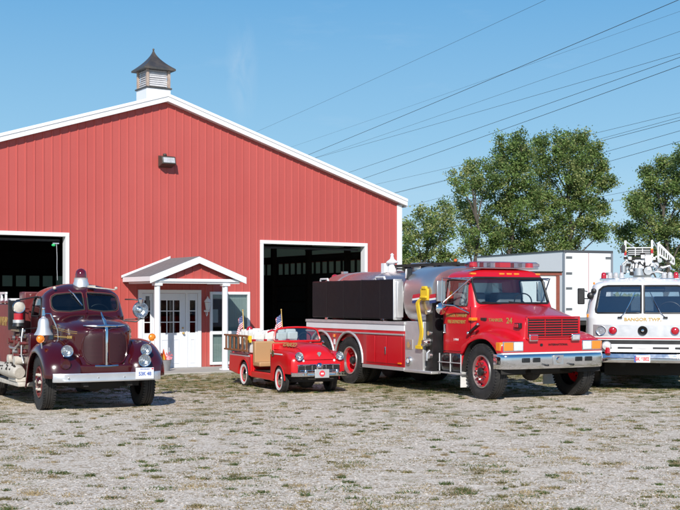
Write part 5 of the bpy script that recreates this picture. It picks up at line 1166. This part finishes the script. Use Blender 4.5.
# ================================================================== WHITE AERIAL TRUCK
AH = R(-14); AO = (25*302.6/1200, 25, 0)
ar = empty('aerial_truck', AO, AH-PI/2, 'white flat-faced fire truck with folded aerial boom and basket over its cab', 'fire truck')
AC = Shell(-.75, 1.05, 1.16, 6.5, .95, 2.16, 2.36, front=lambda z: .02-.26*max(0, z-1.50)/.7, bz=lambda z: 1-.13*max(0, z-1.5)/.8, m=2.0)
aw = lambda sg: [(sg*y, z) for y, z in [(.03,1.60),(.03,2.17),(.70,2.17),(.80,2.15),(.88,2.08),(.95,1.68),(.94,1.62),(.90,1.60)]]
aP = [(-1.5,1.55),(-.45,1.55),(-.30,1.60),(-.45,2.10),(-1.4,2.12),(-1.5,2.05)]
mb, gl = AC.mesh([aw(-1), aw(1)], [aP], nu=200, dz=.02, rearhole=rrect(0,1.85,1.6,.42,.08)); cab = clean(mb.build('cab', 'white', ar, ang=50)); [clean(b.build(nm, 'aglass', cab, ang=50)) for nm, b in gl]
for sg in (-1, 1):
    gasket('windscreen_seal', [(AC.xf(y, z)+.004, y, z) for y, z in dens(aw(sg))], .018, 'black', cab); gasket('window_seal', [(x, AC.ys(x, z, sg)+sg*.003, z) for x, z in dens(aP)], .014, 'black', cab)
    s = MB(); s.tube([(AC.xf(.2,1.53)+.03,sg*.44,1.53),(AC.xf(.5,1.6)+.03,sg*.36,1.60),(AC.xf(.5,1.9)+.04,sg*.22,1.88)], .010, 6); s.tube([(AC.xf(.2,1.7)+.04,sg*.31,1.70),(AC.xf(.2,2.0)+.03,sg*.15,2.03)], .009, 6); s.build('wiper', 'chrome', cab)
    s = MB(); s.box(AC.xf(.2,1.5)-.02,AC.xf(.2,1.5)+.04,sg*.41,sg*.50,1.495,1.53); s.build('wiper_motor', 'black', cab)
def xfb(y, z): return AC.xf(y, z)
def band(z0, z1, m, name, off=.006, w=1.0, par=cab, n=40):
    s = MB(); secs = []
    for i in range(n+1):
        y = -w+2*w*i/n; secs.append([(AC.xf(y,max(z0,.96))-.02,y,z0),(AC.xf(y,max(z0,.96))+off,y,z0),(AC.xf(y,max(z1,.96))+off,y,z1),(AC.xf(y,max(z1,.96))-.02,y,z1)])
    s.loft(secs, closed=True); return s.build(name, m, par, ang=40)
bd = band(1.12, 1.36, 'band', 'metal_band'); band(1.065, 1.09, 'flagred', 'red_stripe', w=1.12)
band(.955, 1.045, 'black', 'air_slot', w=.98)
for y, r, l in ((-.84,.095,'lamp'), (-.60,.082,'lensred'), (.64,.082,'lensred'), (.86,.095,'lamp')): lamp(bd, 'headlight' if l == 'lamp' else 'warning_light', (AC.xf(y,1.24)+.02,y,1.24), r, lens=l, body='chrome')
s = MB(); s.rev([(.0001,.02),(.03,.02),(.04,.04),(.05,.0),(.095,.03),(.10,.0)], (AC.xf(0,1.24)+.01,0,1.24), 'x', 24); s.build('siren', 'black', bd); s = MB(); s.rev([(.0001,.05),(.028,.045),(.03,.02)], (AC.xf(0,1.24)+.012,0,1.24), 'x', 16); s.build('siren_centre', 'chrome', bd)
text('front_lettering', 'BANGOR TWP.', .095, 'gold', cab, (AC.xf(.2,1.45)+.008, 0, 1.47), FRONT, 1.15, bold=.003)
s = MB(); secs = []
for i in range(41):
    y = -1.19+2.38*i/40; x = .42-.25*(abs(y)/1.19)**6; secs.append([(x-.2,y,.80),(x,y,.80),(x+.012,y,.86),(x,y,.96),(x-.2,y,.965)])
s.loft(secs, closed=True); fg = s.build('front_panel', 'white', ar)
s = MB()
for a, b in ((-.98,-.62),(-.50,-.20),(.20,.52),(.64,1.0)): s.box(.37,.436,a,b,.865,.905)
s.each('panel_slot', 'black', fg, bevel=.008); s = MB(); s.rev([(.0001,.02),(.8,.0)], (0,0,0), 'x', 24); s.v = [(.43+v[0]*.3, v[1]*.17, .885+v[2]*.045) for v in s.v]; s.build('oval_emblem', 'alu', fg)
s = MB(); secs = []
for i in range(41):
    y = -1.22+2.44*i/40; x = .56-.20*(abs(y)/1.22)**6; secs.append([(x-.3,y,.60),(x-.01,y,.59),(x,y,.61),(x-.005,y,.665),(x+.008,y,.68),(x-.005,y,.70),(x,y,.755),(x-.01,y,.77),(x-.3,y,.77)])
s.loft(secs, closed=True); fbp = s.build('bumper', 'chrome', ar, ang=40)
s = MB(); s.box(.56,.572,-.17,.15,.595,.745); lp = s.build('licence_plate', 'flagwhite', fbp, bevel=.006); text('plate_text', '5K 6002', .10, 'plated', lp, (.574,-.01,.665), FRONT, .8, bold=.004); s = MB(); s.box(.5725,.574,-.17,-.13,.6,.74); s.build('plate_edge', 'plateblue', lp)
s = MB(); s.rev([(.0001,.02),(.08,.015),(.10,-.02),(.06,-.10)], (.62,-.72,.93), 'x', 20); s.build('siren_horn', 'alu', fbp); s = MB(); s.cyl((.60,-.70,.78),(.60,-.70,.90),.06,.05,14); s.build('warning_light', 'lensred', fbp)
s = MB(); s.box(-1.79,-1.77,-1.0,1.0,1.0,1.60); s.box(-1.3,-.9,-.95,-.25,1.2,1.95); s.box(-1.3,-.9,.25,.95,1.2,1.95); s.box(-.9,-.5,-.3,.3,1.1,1.6); s.build('seat', 'grey', cab, bevel=.04)
s = MB(); s.tube([(-.12+.02*math.cos(a), .55+.22*math.cos(a), 1.66+.17*math.sin(a)) for a in [2*PI*i/24 for i in range(24)]], .014, 6, closed=True); s.build('steering_wheel', 'black', cab)
s = MB(); s.box(-.2,.05,-.9,.9,1.45,1.585); s.build('dashboard', 'grey', cab, bevel=.02)
s = MB(); s.box(-.1,.0,-.45,.45,2.05,2.14); s.build('sun_visor', 'black', cab, bevel=.015)
s = MB(); s.box(-9.0,.35,-.45,-.35,.5,.75); s.box(-9.0,.35,.35,.45,.5,.75); s.box(-1.7,.2,-1.05,1.05,.62,.95); axle(s,-.95,.5,1.); axle(s,-6.2,.5,1.); s.box(-1.4,-.5,-1.0,1.0,.55,1.1); s.box(-1.3,-.1,-.78,.78,.30,.60); s.box(-8.5,-2.2,-.9,.9,.28,.9); s.build('chassis', 'under', ar, smooth=False)  # includes low dark boxes added to deepen the shade under the truck
for x in (-.95, -6.2):
    for sg in (-1,1): wheel(ar, x, sg*1.02, .52, .27, .3, 'front' if x > -3 else 'dually', sg, lugs=False)
s = MB(); s.box(-9.0,-1.9,-1.2,1.2,.9,1.95); s.box(-1.9,-1.8,-1.1,1.1,.9,1.6); s.build('rear_body', 'white', ar, bevel=.03)
for sg in (-1,1):
    s = MB(); s.tube([(-.2,sg*1.12,1.9),(.0,sg*1.24,1.9),(.05,sg*1.26,1.9)],.012,6); s.tube([(-.2,sg*1.14,2.05),(.05,sg*1.24,2.08)],.012,6); ma = s.build('mirror_arm','black',cab)
    s = MB(); s.box(.03,.07,sg*1.18,sg*1.33,1.78,2.12); s.build('mirror','black',ma,bevel=.03)
    s = MB(); s.ball((.10,sg*1.06,1.96),.075,14,10,(.5,1,1)); s.ball((.08,sg*.99,2.06),.055,14,10,(.5,1,1)); s.build('spot_mirror','black',ma)
    s = MB(); s.box(-.05,.12,sg*1.09,sg*1.14,1.50,1.58); s.build('turn_signal','amber',cab,bevel=.015)
    s = MB(); s.box(-.35,-.25,sg*.98,sg*1.02,2.20,2.25); s.build('marker_light','amber',cab,bevel=.01)
# roof lights
for y0, m_, nm in ((-.80,'lensred','roof_beacon'),(-.67,'clear','roof_light'),(-.55,'clear','roof_light'),(-.43,'clear','roof_light'),(.44,'clear','roof_light'),(.56,'clear','roof_light'),(.68,'lensred','roof_beacon'),(.80,'clear','roof_light')):
    s = MB(); s.rev([(.055,0),(.055,.05),(.05,.11),(.03,.135),(.0001,.14)], (-.35,y0,2.32), 'z', 16); s.build(nm, m_, cab)
s = MB(); s.box(-.42,-.28,-.88,-.36,2.28,2.33); s.box(-.42,-.28,.36,.88,2.28,2.33); s.build('roof_light_rail', 'chrome', cab, bevel=.01)
# folded boom with basket gear above the cab
bo = MB(); bo.box(-8.0,-1.2,-.22,.22,2.42,2.80); bo.box(-1.25,-.95,-.30,.16,2.50,2.80); boom = bo.build('boom', 'white', ar, bevel=.03)
s = MB(); s.cyl((-.95,-.08,2.40),(-.95,-.08,2.56),.17,.17,20); s.cyl((-.88,-.40,2.46),(-.88,-.40,2.62),.07,.07,14); s.cyl((-1.0,-.32,2.62),(-.86,-.32,2.62),.10,.10,16); s.cyl((-.95,.12,2.50),(-.80,.12,2.50),.09,.09,16); s.tube([(-.9,-.30,2.75),(-.82,-.42,2.65),(-.85,-.36,2.5)],.02,6); s.tube([(-.9,.2,2.7),(-.8,.32,2.6),(-.85,.24,2.46)],.02,6); s.build('turntable_joint', 'steel', boom)
s = MB(); s.box(-.95,-.86,-.21,.03,2.50,2.74); s.box(-.96,-.87,-.38,-.21,2.60,2.70); s.box(-.96,-.87,.05,.2,2.62,2.84); s.build('boom_head', 'white', boom, bevel=.015)
s = MB(); s.box(-1.0,-.90,-.30,.16,2.82,2.98); s.box(-.97,-.865,-.18,.0,2.76,2.80); s.box(-1.2,-.9,-.44,-.36,2.90,3.06); bp_ = s.build('basket_floor', 'black', boom, bevel=.012)
s = MB()
for z in (2.86,2.90,2.94): s.box(-.895,-.885,-.30,.16,z-.006,z+.006)
for y in (-.15,.0): s.box(-.892,-.882,y-.008,y+.008,2.82,2.98)
s.build('basket_slats', 'alu', bp_, smooth=False)
s = MB()
for y in (-.36, .20): s.box(-.98,-.93,y-.022,y+.022,2.80,3.16)
s.tube([(-.95,-.36,3.14),(-1.2,-.20,3.04),(-1.5,-.1,2.96)],.016,6); s.tube([(-.95,.20,3.16),(-1.2,.30,3.02),(-1.5,.36,2.9)],.016,6)
for y in (-.36,.20,.36): s.tube([(-.95,y,3.12),(-1.9,y,3.12)],.014,6); s.tube([(-.95,y,2.9),(-1.9,y,2.9)],.014,6)
s.tube([(-.95,-.36,3.0),(-.95,.2,3.0)],.012,6); s.build('basket_rail', 'white', boom)
s = MB(); s.box(-.93,-.915,-.385,-.335,2.84,2.90); s.box(-.93,-.915,.175,.225,2.88,2.95); s.build('red_reflector', 'lensred', boom); s = MB(); s.box(-.93,-.915,-.385,-.335,2.90,2.94); s.box(-.93,-.915,.175,.225,2.95,2.98); s.build('amber_reflector', 'amber', boom)
# ladder section leaning beside the basket
s = MB(); A0 = Vector((-.9,.33,3.08)); A1 = Vector((-.9,.66,2.74)); dz_ = Vector((0,.0,-.22)); bk_ = Vector((-.5,0,.05))
s.tube([A0, A1], .022, 6); s.tube([A0+dz_, A1+dz_*.5], .022, 6); s.tube([A0+bk_, A1+bk_], .018, 6)
for i in range(8): t = i/7; p = A0.lerp(A1, t); q = (A0+dz_).lerp(A1+dz_*.5, t); s.tube([p, q], .012, 6); s.tube([p, p+bk_], .010, 6)
s.box(-.92,-.87,.31,.35,2.62,3.1); s.build('ladder', 'white', boom)
s = MB(); s.tube([(-.85,.30,2.62),(-.82,.42,2.56),(-.85,.56,2.60),(-.86,.60,2.52)],.03,8); s.box(-.95,-.88,.26,.44,2.50,2.56); s.cyl((-.9,.36,2.72),(-.8,.36,2.72),.05,.05,12); s.cyl((-.9,.28,2.62),(-.82,.28,2.62),.06,.06,12); s.tube([(-.85,.1,2.44),(-.8,.3,2.48),(-.82,.5,2.44)],.02,8); s.build('hydraulic_hoses', 'steel', boom)
s = MB(); random.seed(21)
for i in range(26):
    y = random.uniform(-.42,.62); z = random.uniform(2.42,2.86)-max(0,y-.3)*.4; w_ = random.uniform(.02,.05); s.box(-1.02,-.80-random.random()*.06,y-w_,y+w_,z-w_*.6,z+w_*.6)
for i in range(8):
    y = random.uniform(-.35,.5); s.tube([(-.84,y,2.42),(-.80,y+random.uniform(-.1,.1),2.52),(-.86,y+random.uniform(-.15,.15),2.66)], .011, 6)
s.build('control_valves', 'under', boom, smooth=False)
s = MB()
for i in range(16):
    y = random.uniform(-.40,.60); z = random.uniform(2.44,2.82)-max(0,y-.3)*.4; w_ = random.uniform(.015,.04); s.box(-1.0,-.79-random.random()*.06,y-w_,y+w_,z-w_,z+w_)
s.each('fitting', 'white', boom, smooth=False)

# ================================================================== TRAILER AND SHED BEHIND
TZ = R(22); tr = empty('box_trailer', (9.70, 52, 0), TZ, 'long white box trailer with closed rear doors parked behind the trucks', 'trailer')
s = MB(); s.box(0,2.48,0.02,7.8,1.05,4.02); s.build('body', 'trailer', tr, smooth=False)
s = MB(); s.box(-.03,0,0,7.8,4.0,4.06); s.box(2.48,2.51,0,7.8,3.97,4.06); s.box(-.03,2.51,-.03,.02,3.95,4.06); s.box(-.03,0,0,7.8,1.0,1.12); s.build('dark_rail', mat('trailer_rail', (.07,.075,.085), .5), tr, smooth=False)
s = MB(); s.box(-.035,.05,-.03,.04,1.05,3.95); s.box(2.40,2.515,-.03,.06,1.05,3.95); s.box(-.03,2.51,-.04,.0,1.0,1.12); s.build('corner_post', mat('trailer_frame', (.30,.32,.36), .4, metal=.4), tr, smooth=False)
for a, b in ((.11,1.225),(1.255,2.39)):
    s = MB(); s.box(a,b,-.035,.019,1.13,3.94); rd = s.build('rear_door', 'trailer', tr, smooth=False, bevel=.01)
    hx = a if a < 1 else b
    s = MB()
    for z in (1.5,2.4,3.05,3.74): s.box(hx-.02 if a < 1 else hx-.28, hx+.28 if a < 1 else hx+.02,-.055,-.036,z-.05,z+.05)
    s.build('hinge', mat('hinge_grey', (.12,.13,.14), .5), rd, smooth=False)
    s = MB(); x = b-.12 if a < 1 else a+.12; s.cyl((x,-.06,1.15),(x,-.06,3.92),.02,.02,8); s.build('lock_bar', 'trailer', rd)
s = MB(); s.box(1.226,1.254,-.04,-.02,1.13,3.94); s.build('door_seam', mat('seam_pink', (.5,.28,.30), .6), tr, smooth=False)
s = MB(); s.box(.3,2.2,0,7.8,.8,1.04); axle(s,0,.5,.1); s.build('underframe', 'under', tr, smooth=False)
for y in (1.5,2.8):
    for x in (.25,2.23):
        w_ = wheel(tr, x, y, .5, .4, .3, 'plain', -1, lugs=False); w_.rotation_euler = (0,0,PI/2)
sh = empty('shed', (6.45, 44.6, 0), R(16), 'low white shed with rust-brown trim behind the cab of the bright red tanker', 'shed')
s = MB(); s.box(0,1.85,0,2.4,0,2.86); s.build('wall', 'trailer', sh, smooth=False)
s = MB(); s.box(-.1,1.95,-.06,2.5,2.81,2.92); s.box(1.73,1.87,-.03,.02,0,2.80); s.box(-.02,.12,-.03,.02,0,2.80); s.build('brown_trim', 'brown', sh, smooth=False)
s = MB(); s.box(-.12,1.97,-.1,2.52,2.921,2.96); s.build('roof', 'under', sh, smooth=False)

# ================================================================== TREES
def pw_(px, py, d): return Vector(((px-340)/1200*d, d, 1.85-(py-301)/1200*d))
LEAF = {'g': [leafmat('leaf_dark', (.10,.155,.045)), leafmat('leaf_mid', (.20,.30,.085)), leafmat('leaf_pale', (.36,.39,.15))]}
def tree(px_base, d, lobes, label, seed, mixp=(.36,.44,.20), leaf=.062, dens_=1.):
    r = np.random.default_rng(seed); random.seed(seed); base = pw_(px_base, 301, d); base.z = 0
    t = empty('cottonwood_tree', base, 0, label, 'tree', 'trees behind the yard')
    sc = d/1200; allc = []; C3 = []; trunk = MB()
    top = max(1.85-(py-301)*sc for _, py, _, _ in lobes); 
    def loc(px, py, dy=0): p = pw_(px, py, d); return Vector((p.x-base.x, dy, p.z))
    cxm = loc(sum(l[0] for l in lobes)/len(lobes), 200).x
    pts = []; H_ = top*.92
    for i in range(8): f = i/7; pts.append(Vector((cxm*f*.7+.18*math.sin(i*1.7+seed), .15*math.cos(i*2.1), H_*f)))
    trunk.tube(pts, [.17*(1-.85*i/7)*(top/12)+.03 for i in range(8)], 9)
    for (px, py, rx, ry) in lobes:
        rx, ry = rx*.9, ry*.9; py += 2.5
        c = loc(px, py, r.uniform(-1.3, 1.3)); Rx, Rz = rx*sc, ry*sc; Ry = (Rx+Rz)/2*1.25
        zs = max(.8, min(H_*.8, c.z-1.6-abs(c.x)*.4)); f = zs/H_; k = min(6, int(f*7)); p0 = pts[k].lerp(pts[k+1], f*7-k)
        mid = p0.lerp(c, .5)+Vector((0,0,.25)); trunk.tube([p0, mid, c, c+Vector((0,0,Rz*.6))], [.06,.042,.026,.01], 6)
        n = int(dens_*(5+ 11.5*Rx*Rz*PI))
        for q in range(n):
            v = r.normal(0, 1, 3); v /= np.linalg.norm(v); rad = r.random()**.42
            p = np.array([c.x+v[0]*Rx*rad, c.y+v[1]*Ry*rad, c.z+v[2]*Rz*rad])
            hi = r.choice(3, p=mixp); C3.append((p, hi))
            if q % 5 == 0: trunk.tube([c.lerp(Vector(p), .1), Vector(p)], [.022,.007], 4)
        for q in range(int(2+Rx*2.2)):   # upright plumes on the upper outline
            an = r.uniform(-.95, .95); bx_ = c.x+Rx*math.sin(an*1.2); bz_ = c.z+Rz*math.cos(an*1.2)*.8; hp = r.uniform(.25, 1.0); by_ = c.y+r.normal(0, .5)
            for e_ in range(int(3+hp*3)):
                f_ = e_/(3+hp*3); C3.append((np.array([bx_+f_*hp*.35*math.sin(an)+r.normal(0,.06), by_, bz_+f_*hp]), r.choice(3, p=mixp)))
        for q in range(max(4, n//7)):   # stray sprays past the outline
            v = r.normal(0, 1, 3); v /= np.linalg.norm(v); v[2] = abs(v[2])*.9 if r.random() < .7 else v[2]; rad = 1.02+.22*r.random()
            C3.append((np.array([c.x+v[0]*Rx*rad, c.y+v[1]*Ry*rad, c.z+v[2]*Rz*rad]), r.choice(3, p=mixp)))
    trunk.build('trunk', 'bark', t)
    V = []; mi = []; L = []
    for p, hi in C3:
        m_ = r.integers(48, 95); s_ = r.uniform(.12, .26)
        V.append(p[None]+r.normal(0, 1, (m_, 3))*np.array([s_, s_, s_*.75])); mi.append(np.where(r.random(m_) < .72, hi, r.choice(3, m_)))
    V = np.concatenate(V); mi = np.concatenate(mi); m_ = len(V)
    a = r.normal(0, 1, (m_, 3)); a[:,2] *= .6; a /= np.linalg.norm(a, axis=1, keepdims=True); b = r.normal(0, 1, (m_, 3)); b -= (b*a).sum(1, keepdims=True)*a; b /= np.linalg.norm(b, axis=1, keepdims=True)
    sz = leaf*(.6+.8*r.random(m_))[:, None]; Q = np.stack([V-a*sz, V-b*sz*.62, V+a*sz, V+b*sz*.62], 1).reshape(-1, 3)
    cr_ = soup('crown', Q, np.arange(m_*4).reshape(-1, 4), LEAF['g'], mi, t); return m_
tree(424, 66, [(426,220,10,11),(408,232,6,12),(446,212,7,10),(418,242,15,13),(440,238,13,15),(410,258,10,12),(430,262,18,12),(448,262,9,12),(404,268,8,10)], 'low yellow-green tree just right of the barn corner, shortest and farthest left', 11, (.12,.40,.48), dens_=.55)
tree(478, 70, [(461,188,8,14),(475,177,8,13),(485,190,8,14),(467,212,11,14),(482,222,11,14),(465,242,12,15),(484,250,13,14)], 'slim open tree with thin branches between the low yellowish tree and the tallest group', 12, (.30,.44,.26), dens_=.6)
tree(508, 71, [(506,153,11,15),(519,150,8,12),(494,178,11,16),(513,178,13,17),(526,162,9,14),(498,206,14,17),(518,212,15,17),(529,195,10,15),(494,235,13,15),(514,243,17,16),(530,240,9,15)], 'tall dark green tree, left half of the tallest group, above the red cab', 13, (.46,.42,.12))
tree(566, 72, [(543,147,9,13),(556,148,8,11),(569,150,9,13),(583,143,8,14),(594,153,7,12),(548,172,14,16),(570,172,15,16),(590,174,13,15),(605,184,9,6),(602,170,7,10),(542,202,13,18),(563,202,16,18),(586,200,14,15),(605,207,8,6),(548,232,13,16),(570,232,15,15),(590,226,10,10),(597,234,5,4),(560,254,18,11),(540,258,11,10)], 'tall tree with the widest crown, right half of the tallest group', 14, (.36,.46,.18))
tree(668, 68, [(668,168,10,11),(655,176,9,12),(680,164,9,13),(645,202,11,12),(632,210,7,8),(662,200,15,17),(680,196,14,18),(630,232,9,9),(646,230,13,14),(668,232,17,16),(690,230,14,18),(640,254,16,12),(664,258,18,13),(690,260,16,14),(697,190,14,20)], 'dark green tree at the far right behind the white aerial boom', 15, (.44,.42,.14))
# distant wood line
r = np.random.default_rng(5); m_ = 26000; X = r.uniform(-220, 260, m_); Y = 240+r.uniform(0, 10, m_); hz = 1.6+1.9*vnoise(X*.12+50, Y*.1, 8); Z = hz*r.random(m_)**.7
a = r.normal(0, 1, (m_, 3))*.35; b = r.normal(0, 1, (m_, 3))*.35; Pq = np.stack([X, Y, Z], -1)
tag(soup('distant_woods', np.stack([Pq-a, Pq-b, Pq+a, Pq+b], 1).reshape(-1, 3), np.arange(m_*4).reshape(-1, 4), LEAF['g'], r.choice(3, m_)), 'far-off low line of woods on the horizon behind the yard', 'woods', kind='stuff')

# ================================================================== POWER LINES
WL = [((280,120.6),(553.5,0),.010,'single faint cable, the highest of all the power lines'),
      ((306,155),(680,3),.020,'dark cable, second from the top, running up to the top right corner'),
      ((292,146),(680,15),.007,'thin faint cable just under the dark upper cable'),
      ((330,152),(680,35),.010,'thin cable third of the upper fan of power lines'),
      ((316,157),(680,57),.012,'middle cable of the upper fan of power lines'),
      ((345,173),(680,61),.016,'cable just above the lowest strong cable over the barn eave'),
      ((360,179),(680,69.5),.018,'lowest strong cable of the upper fan, over the tall trees'),
      ((374,184),(680,116.5),.011,'highest cable of the lower bundle passing behind the tall trees'),
      ((395,192),(680,121),.011,'second cable of the lower bundle behind the tall trees'),
      ((392,193),(680,124),.014,'doubled dark cable of the lower bundle close under its neighbour'),
      ((406,206),(680,134.5),.013,'third cable of the lower bundle behind the tall trees'),
      ((403,217.6),(680,145),.014,'lowest strong cable of the lower bundle'),
      ((400,233),(680,185),.010,'thin cable crossing the gap between the tall trees and the right-hand tree'),
      ((440,238),(680,190),.010,'second thin cable in the gap between the tall trees and the right-hand tree'),
      ((480,251),(680,220),.010,'lowest thin cable in the gap, just above the white trailer')]
for (a, b, r_, lab) in WL:
    da, db = 150., 80.
    P0 = pw_(a[0], a[1], da); P1 = pw_(b[0], b[1], db); D_ = P1-P0; A_ = P0-D_*1.6; B_ = P1+D_*.35
    pts = []
    for i in range(41): t = i/40; p = A_.lerp(B_, t); p.z -= .6*(1-(2*t-1)**2)-.5; pts.append(p)
    o_ = MB().tube(pts, r_*1.15, 5).build('power_line', 'wire'); tag(o_, lab, 'power line', 'power lines across the sky')

# ================================================================== LIGHT, SKY, CAMERA
EL = R(32); AZ = R(-92)
sun_dir = Vector((math.cos(EL)*math.cos(AZ), math.cos(EL)*math.sin(AZ), math.sin(EL)))
L_ = bpy.data.lights.new('sun', 'SUN'); L_.energy = 5.0; L_.angle = R(.53); L_.color = (1, .95, .88); so = bpy.data.objects.new('sun', L_); COL.objects.link(so); so.rotation_euler = sun_dir.to_track_quat('Z', 'Y').to_euler(); so.location = (0, -20, 30)
wld = bpy.data.worlds.new('World'); scene.world = wld; wld.use_nodes = True; nt = wld.node_tree; bg = nt.nodes['Background']; sk = nt.nodes.new('ShaderNodeTexSky'); sk.sky_type = 'NISHITA'; sk.sun_disc = False
sk.sun_elevation = EL; sk.sun_rotation = math.atan2(sun_dir.x, sun_dir.y); sk.altitude = 200; sk.air_density = 1.0; sk.dust_density = .25; sk.ozone_density = 2.4
bg.inputs['Strength'].default_value = .125
tc = nt.nodes.new('ShaderNodeTexCoord'); mp = nt.nodes.new('ShaderNodeMapping'); mp.inputs['Scale'].default_value = (5, 5, 22); mp.inputs['Rotation'].default_value = (0, R(38), 0); n = nt.nodes.new('ShaderNodeTexNoise'); n.inputs['Scale'].default_value = 1.6; n.inputs['Detail'].default_value = 8; n.inputs['Roughness'].default_value = .62
nt.links.new(tc.outputs['Generated'], mp.inputs[0]); nt.links.new(mp.outputs[0], n.inputs[0]); mr = nt.nodes.new('ShaderNodeMapRange'); mr.inputs[1].default_value = .58; mr.inputs[2].default_value = .85; mr.inputs[4].default_value = .12; nt.links.new(n.outputs['Fac'], mr.inputs[0])
mx = nt.nodes.new('ShaderNodeMix'); mx.data_type = 'RGBA'; mx.inputs[7].default_value = (6, 6.6, 7.2, 1); nt.links.new(mr.outputs[0], mx.inputs[0]); sz = nt.nodes.new('ShaderNodeSeparateXYZ'); nt.links.new(tc.outputs['Generated'], sz.inputs[0]); cr = nt.nodes.new('ShaderNodeValToRGB'); el = cr.color_ramp.elements
el[0].position = .0; el[0].color = (.52,.74,.89,1); el[1].position = 1.; el[1].color = (.03,.10,.30,1)
for p_, c_ in ((.05,(.45,.69,.87,1)),(.13,(.29,.57,.82,1)),(.25,(.145,.415,.74,1)),(.45,(.07,.24,.55,1))): e_ = el.new(p_); e_.color = c_
nt.links.new(sz.outputs[2], cr.inputs[0]); sm = nt.nodes.new('ShaderNodeVectorMath'); sm.operation = 'SCALE'; sm.inputs['Scale'].default_value = 1/.125; nt.links.new(cr.outputs[0], sm.inputs[0])
wm = nt.nodes.new('ShaderNodeMapping'); wm.vector_type = 'POINT'; wv = nt.nodes.new('ShaderNodeVectorMath'); wv.operation = 'SUBTRACT'; wv.inputs[1].default_value = (-.080, .98, .188); nt.links.new(tc.outputs['Generated'], wv.inputs[0])
wm.inputs['Rotation'].default_value = (0, R(24), 0); wm.inputs['Scale'].default_value = (75, 1, 24); nt.links.new(wv.outputs[0], wm.inputs[0]); wl = nt.nodes.new('ShaderNodeVectorMath'); wl.operation = 'LENGTH'; nt.links.new(wm.outputs[0], wl.inputs[0])
wr = nt.nodes.new('ShaderNodeMapRange'); wr.inputs[1].default_value = 1.1; wr.inputs[2].default_value = .1; nt.links.new(wl.outputs['Value'], wr.inputs[0])
wn = nt.nodes.new('ShaderNodeTexNoise'); wn.inputs['Scale'].default_value = 38; wn.inputs['Detail'].default_value = 8; wn.inputs['Distortion'].default_value = .6; wmp = nt.nodes.new('ShaderNodeMapping'); wmp.inputs['Rotation'].default_value = (0, R(24), 0); wmp.inputs['Scale'].default_value = (2.2, 1, .7); nt.links.new(tc.outputs['Generated'], wmp.inputs[0]); nt.links.new(wmp.outputs[0], wn.inputs[0])
wr2 = nt.nodes.new('ShaderNodeMapRange'); wr2.inputs[1].default_value = .38; wr2.inputs[2].default_value = .75; wr2.inputs[4].default_value = .30; nt.links.new(wn.outputs['Fac'], wr2.inputs[0])
wx = nt.nodes.new('ShaderNodeMath'); wx.operation = 'MULTIPLY'; nt.links.new(wr.outputs[0], wx.inputs[0]); nt.links.new(wr2.outputs[0], wx.inputs[1])
wa = nt.nodes.new('ShaderNodeMath'); wa.operation = 'ADD'; wa.use_clamp = True; nt.links.new(wx.outputs[0], wa.inputs[0]); nt.links.new(mr.outputs[0], wa.inputs[1]); nt.links.new(wa.outputs[0], mx.inputs[0])
m0 = nt.nodes.new('ShaderNodeMix'); m0.data_type = 'RGBA'; m0.inputs[0].default_value = .93; nt.links.new(sk.outputs[0], m0.inputs[6]); nt.links.new(sm.outputs[0], m0.inputs[7]); nt.links.new(m0.outputs[2], mx.inputs[6]); nt.links.new(mx.outputs[2], bg.inputs[0])
cd = bpy.data.cameras.new('camera'); cam = bpy.data.objects.new('camera', cd); COL.objects.link(cam); cam.location = (0, 0, 1.85); cam.rotation_euler = (PI/2, 0, 0)
cd.sensor_width = 36; cd.lens = 36*1200/680; cd.shift_y = 46/680; cd.clip_end = 3000; scene.camera = cam
# keep every thing at most thing > part > sub-part
def level(o): return 0 if o.parent is None else 1 + level(o.parent)
moved = True
while moved:
    moved = False
    for o in list(bpy.data.objects):
        if level(o) == 2 and o.children:
            root = o.parent.parent; o.parent = root; moved = True
scene.view_settings.view_transform = 'Standard'; scene.view_settings.look = 'None'; scene.view_settings.exposure = 0; scene.view_settings.gamma = 1
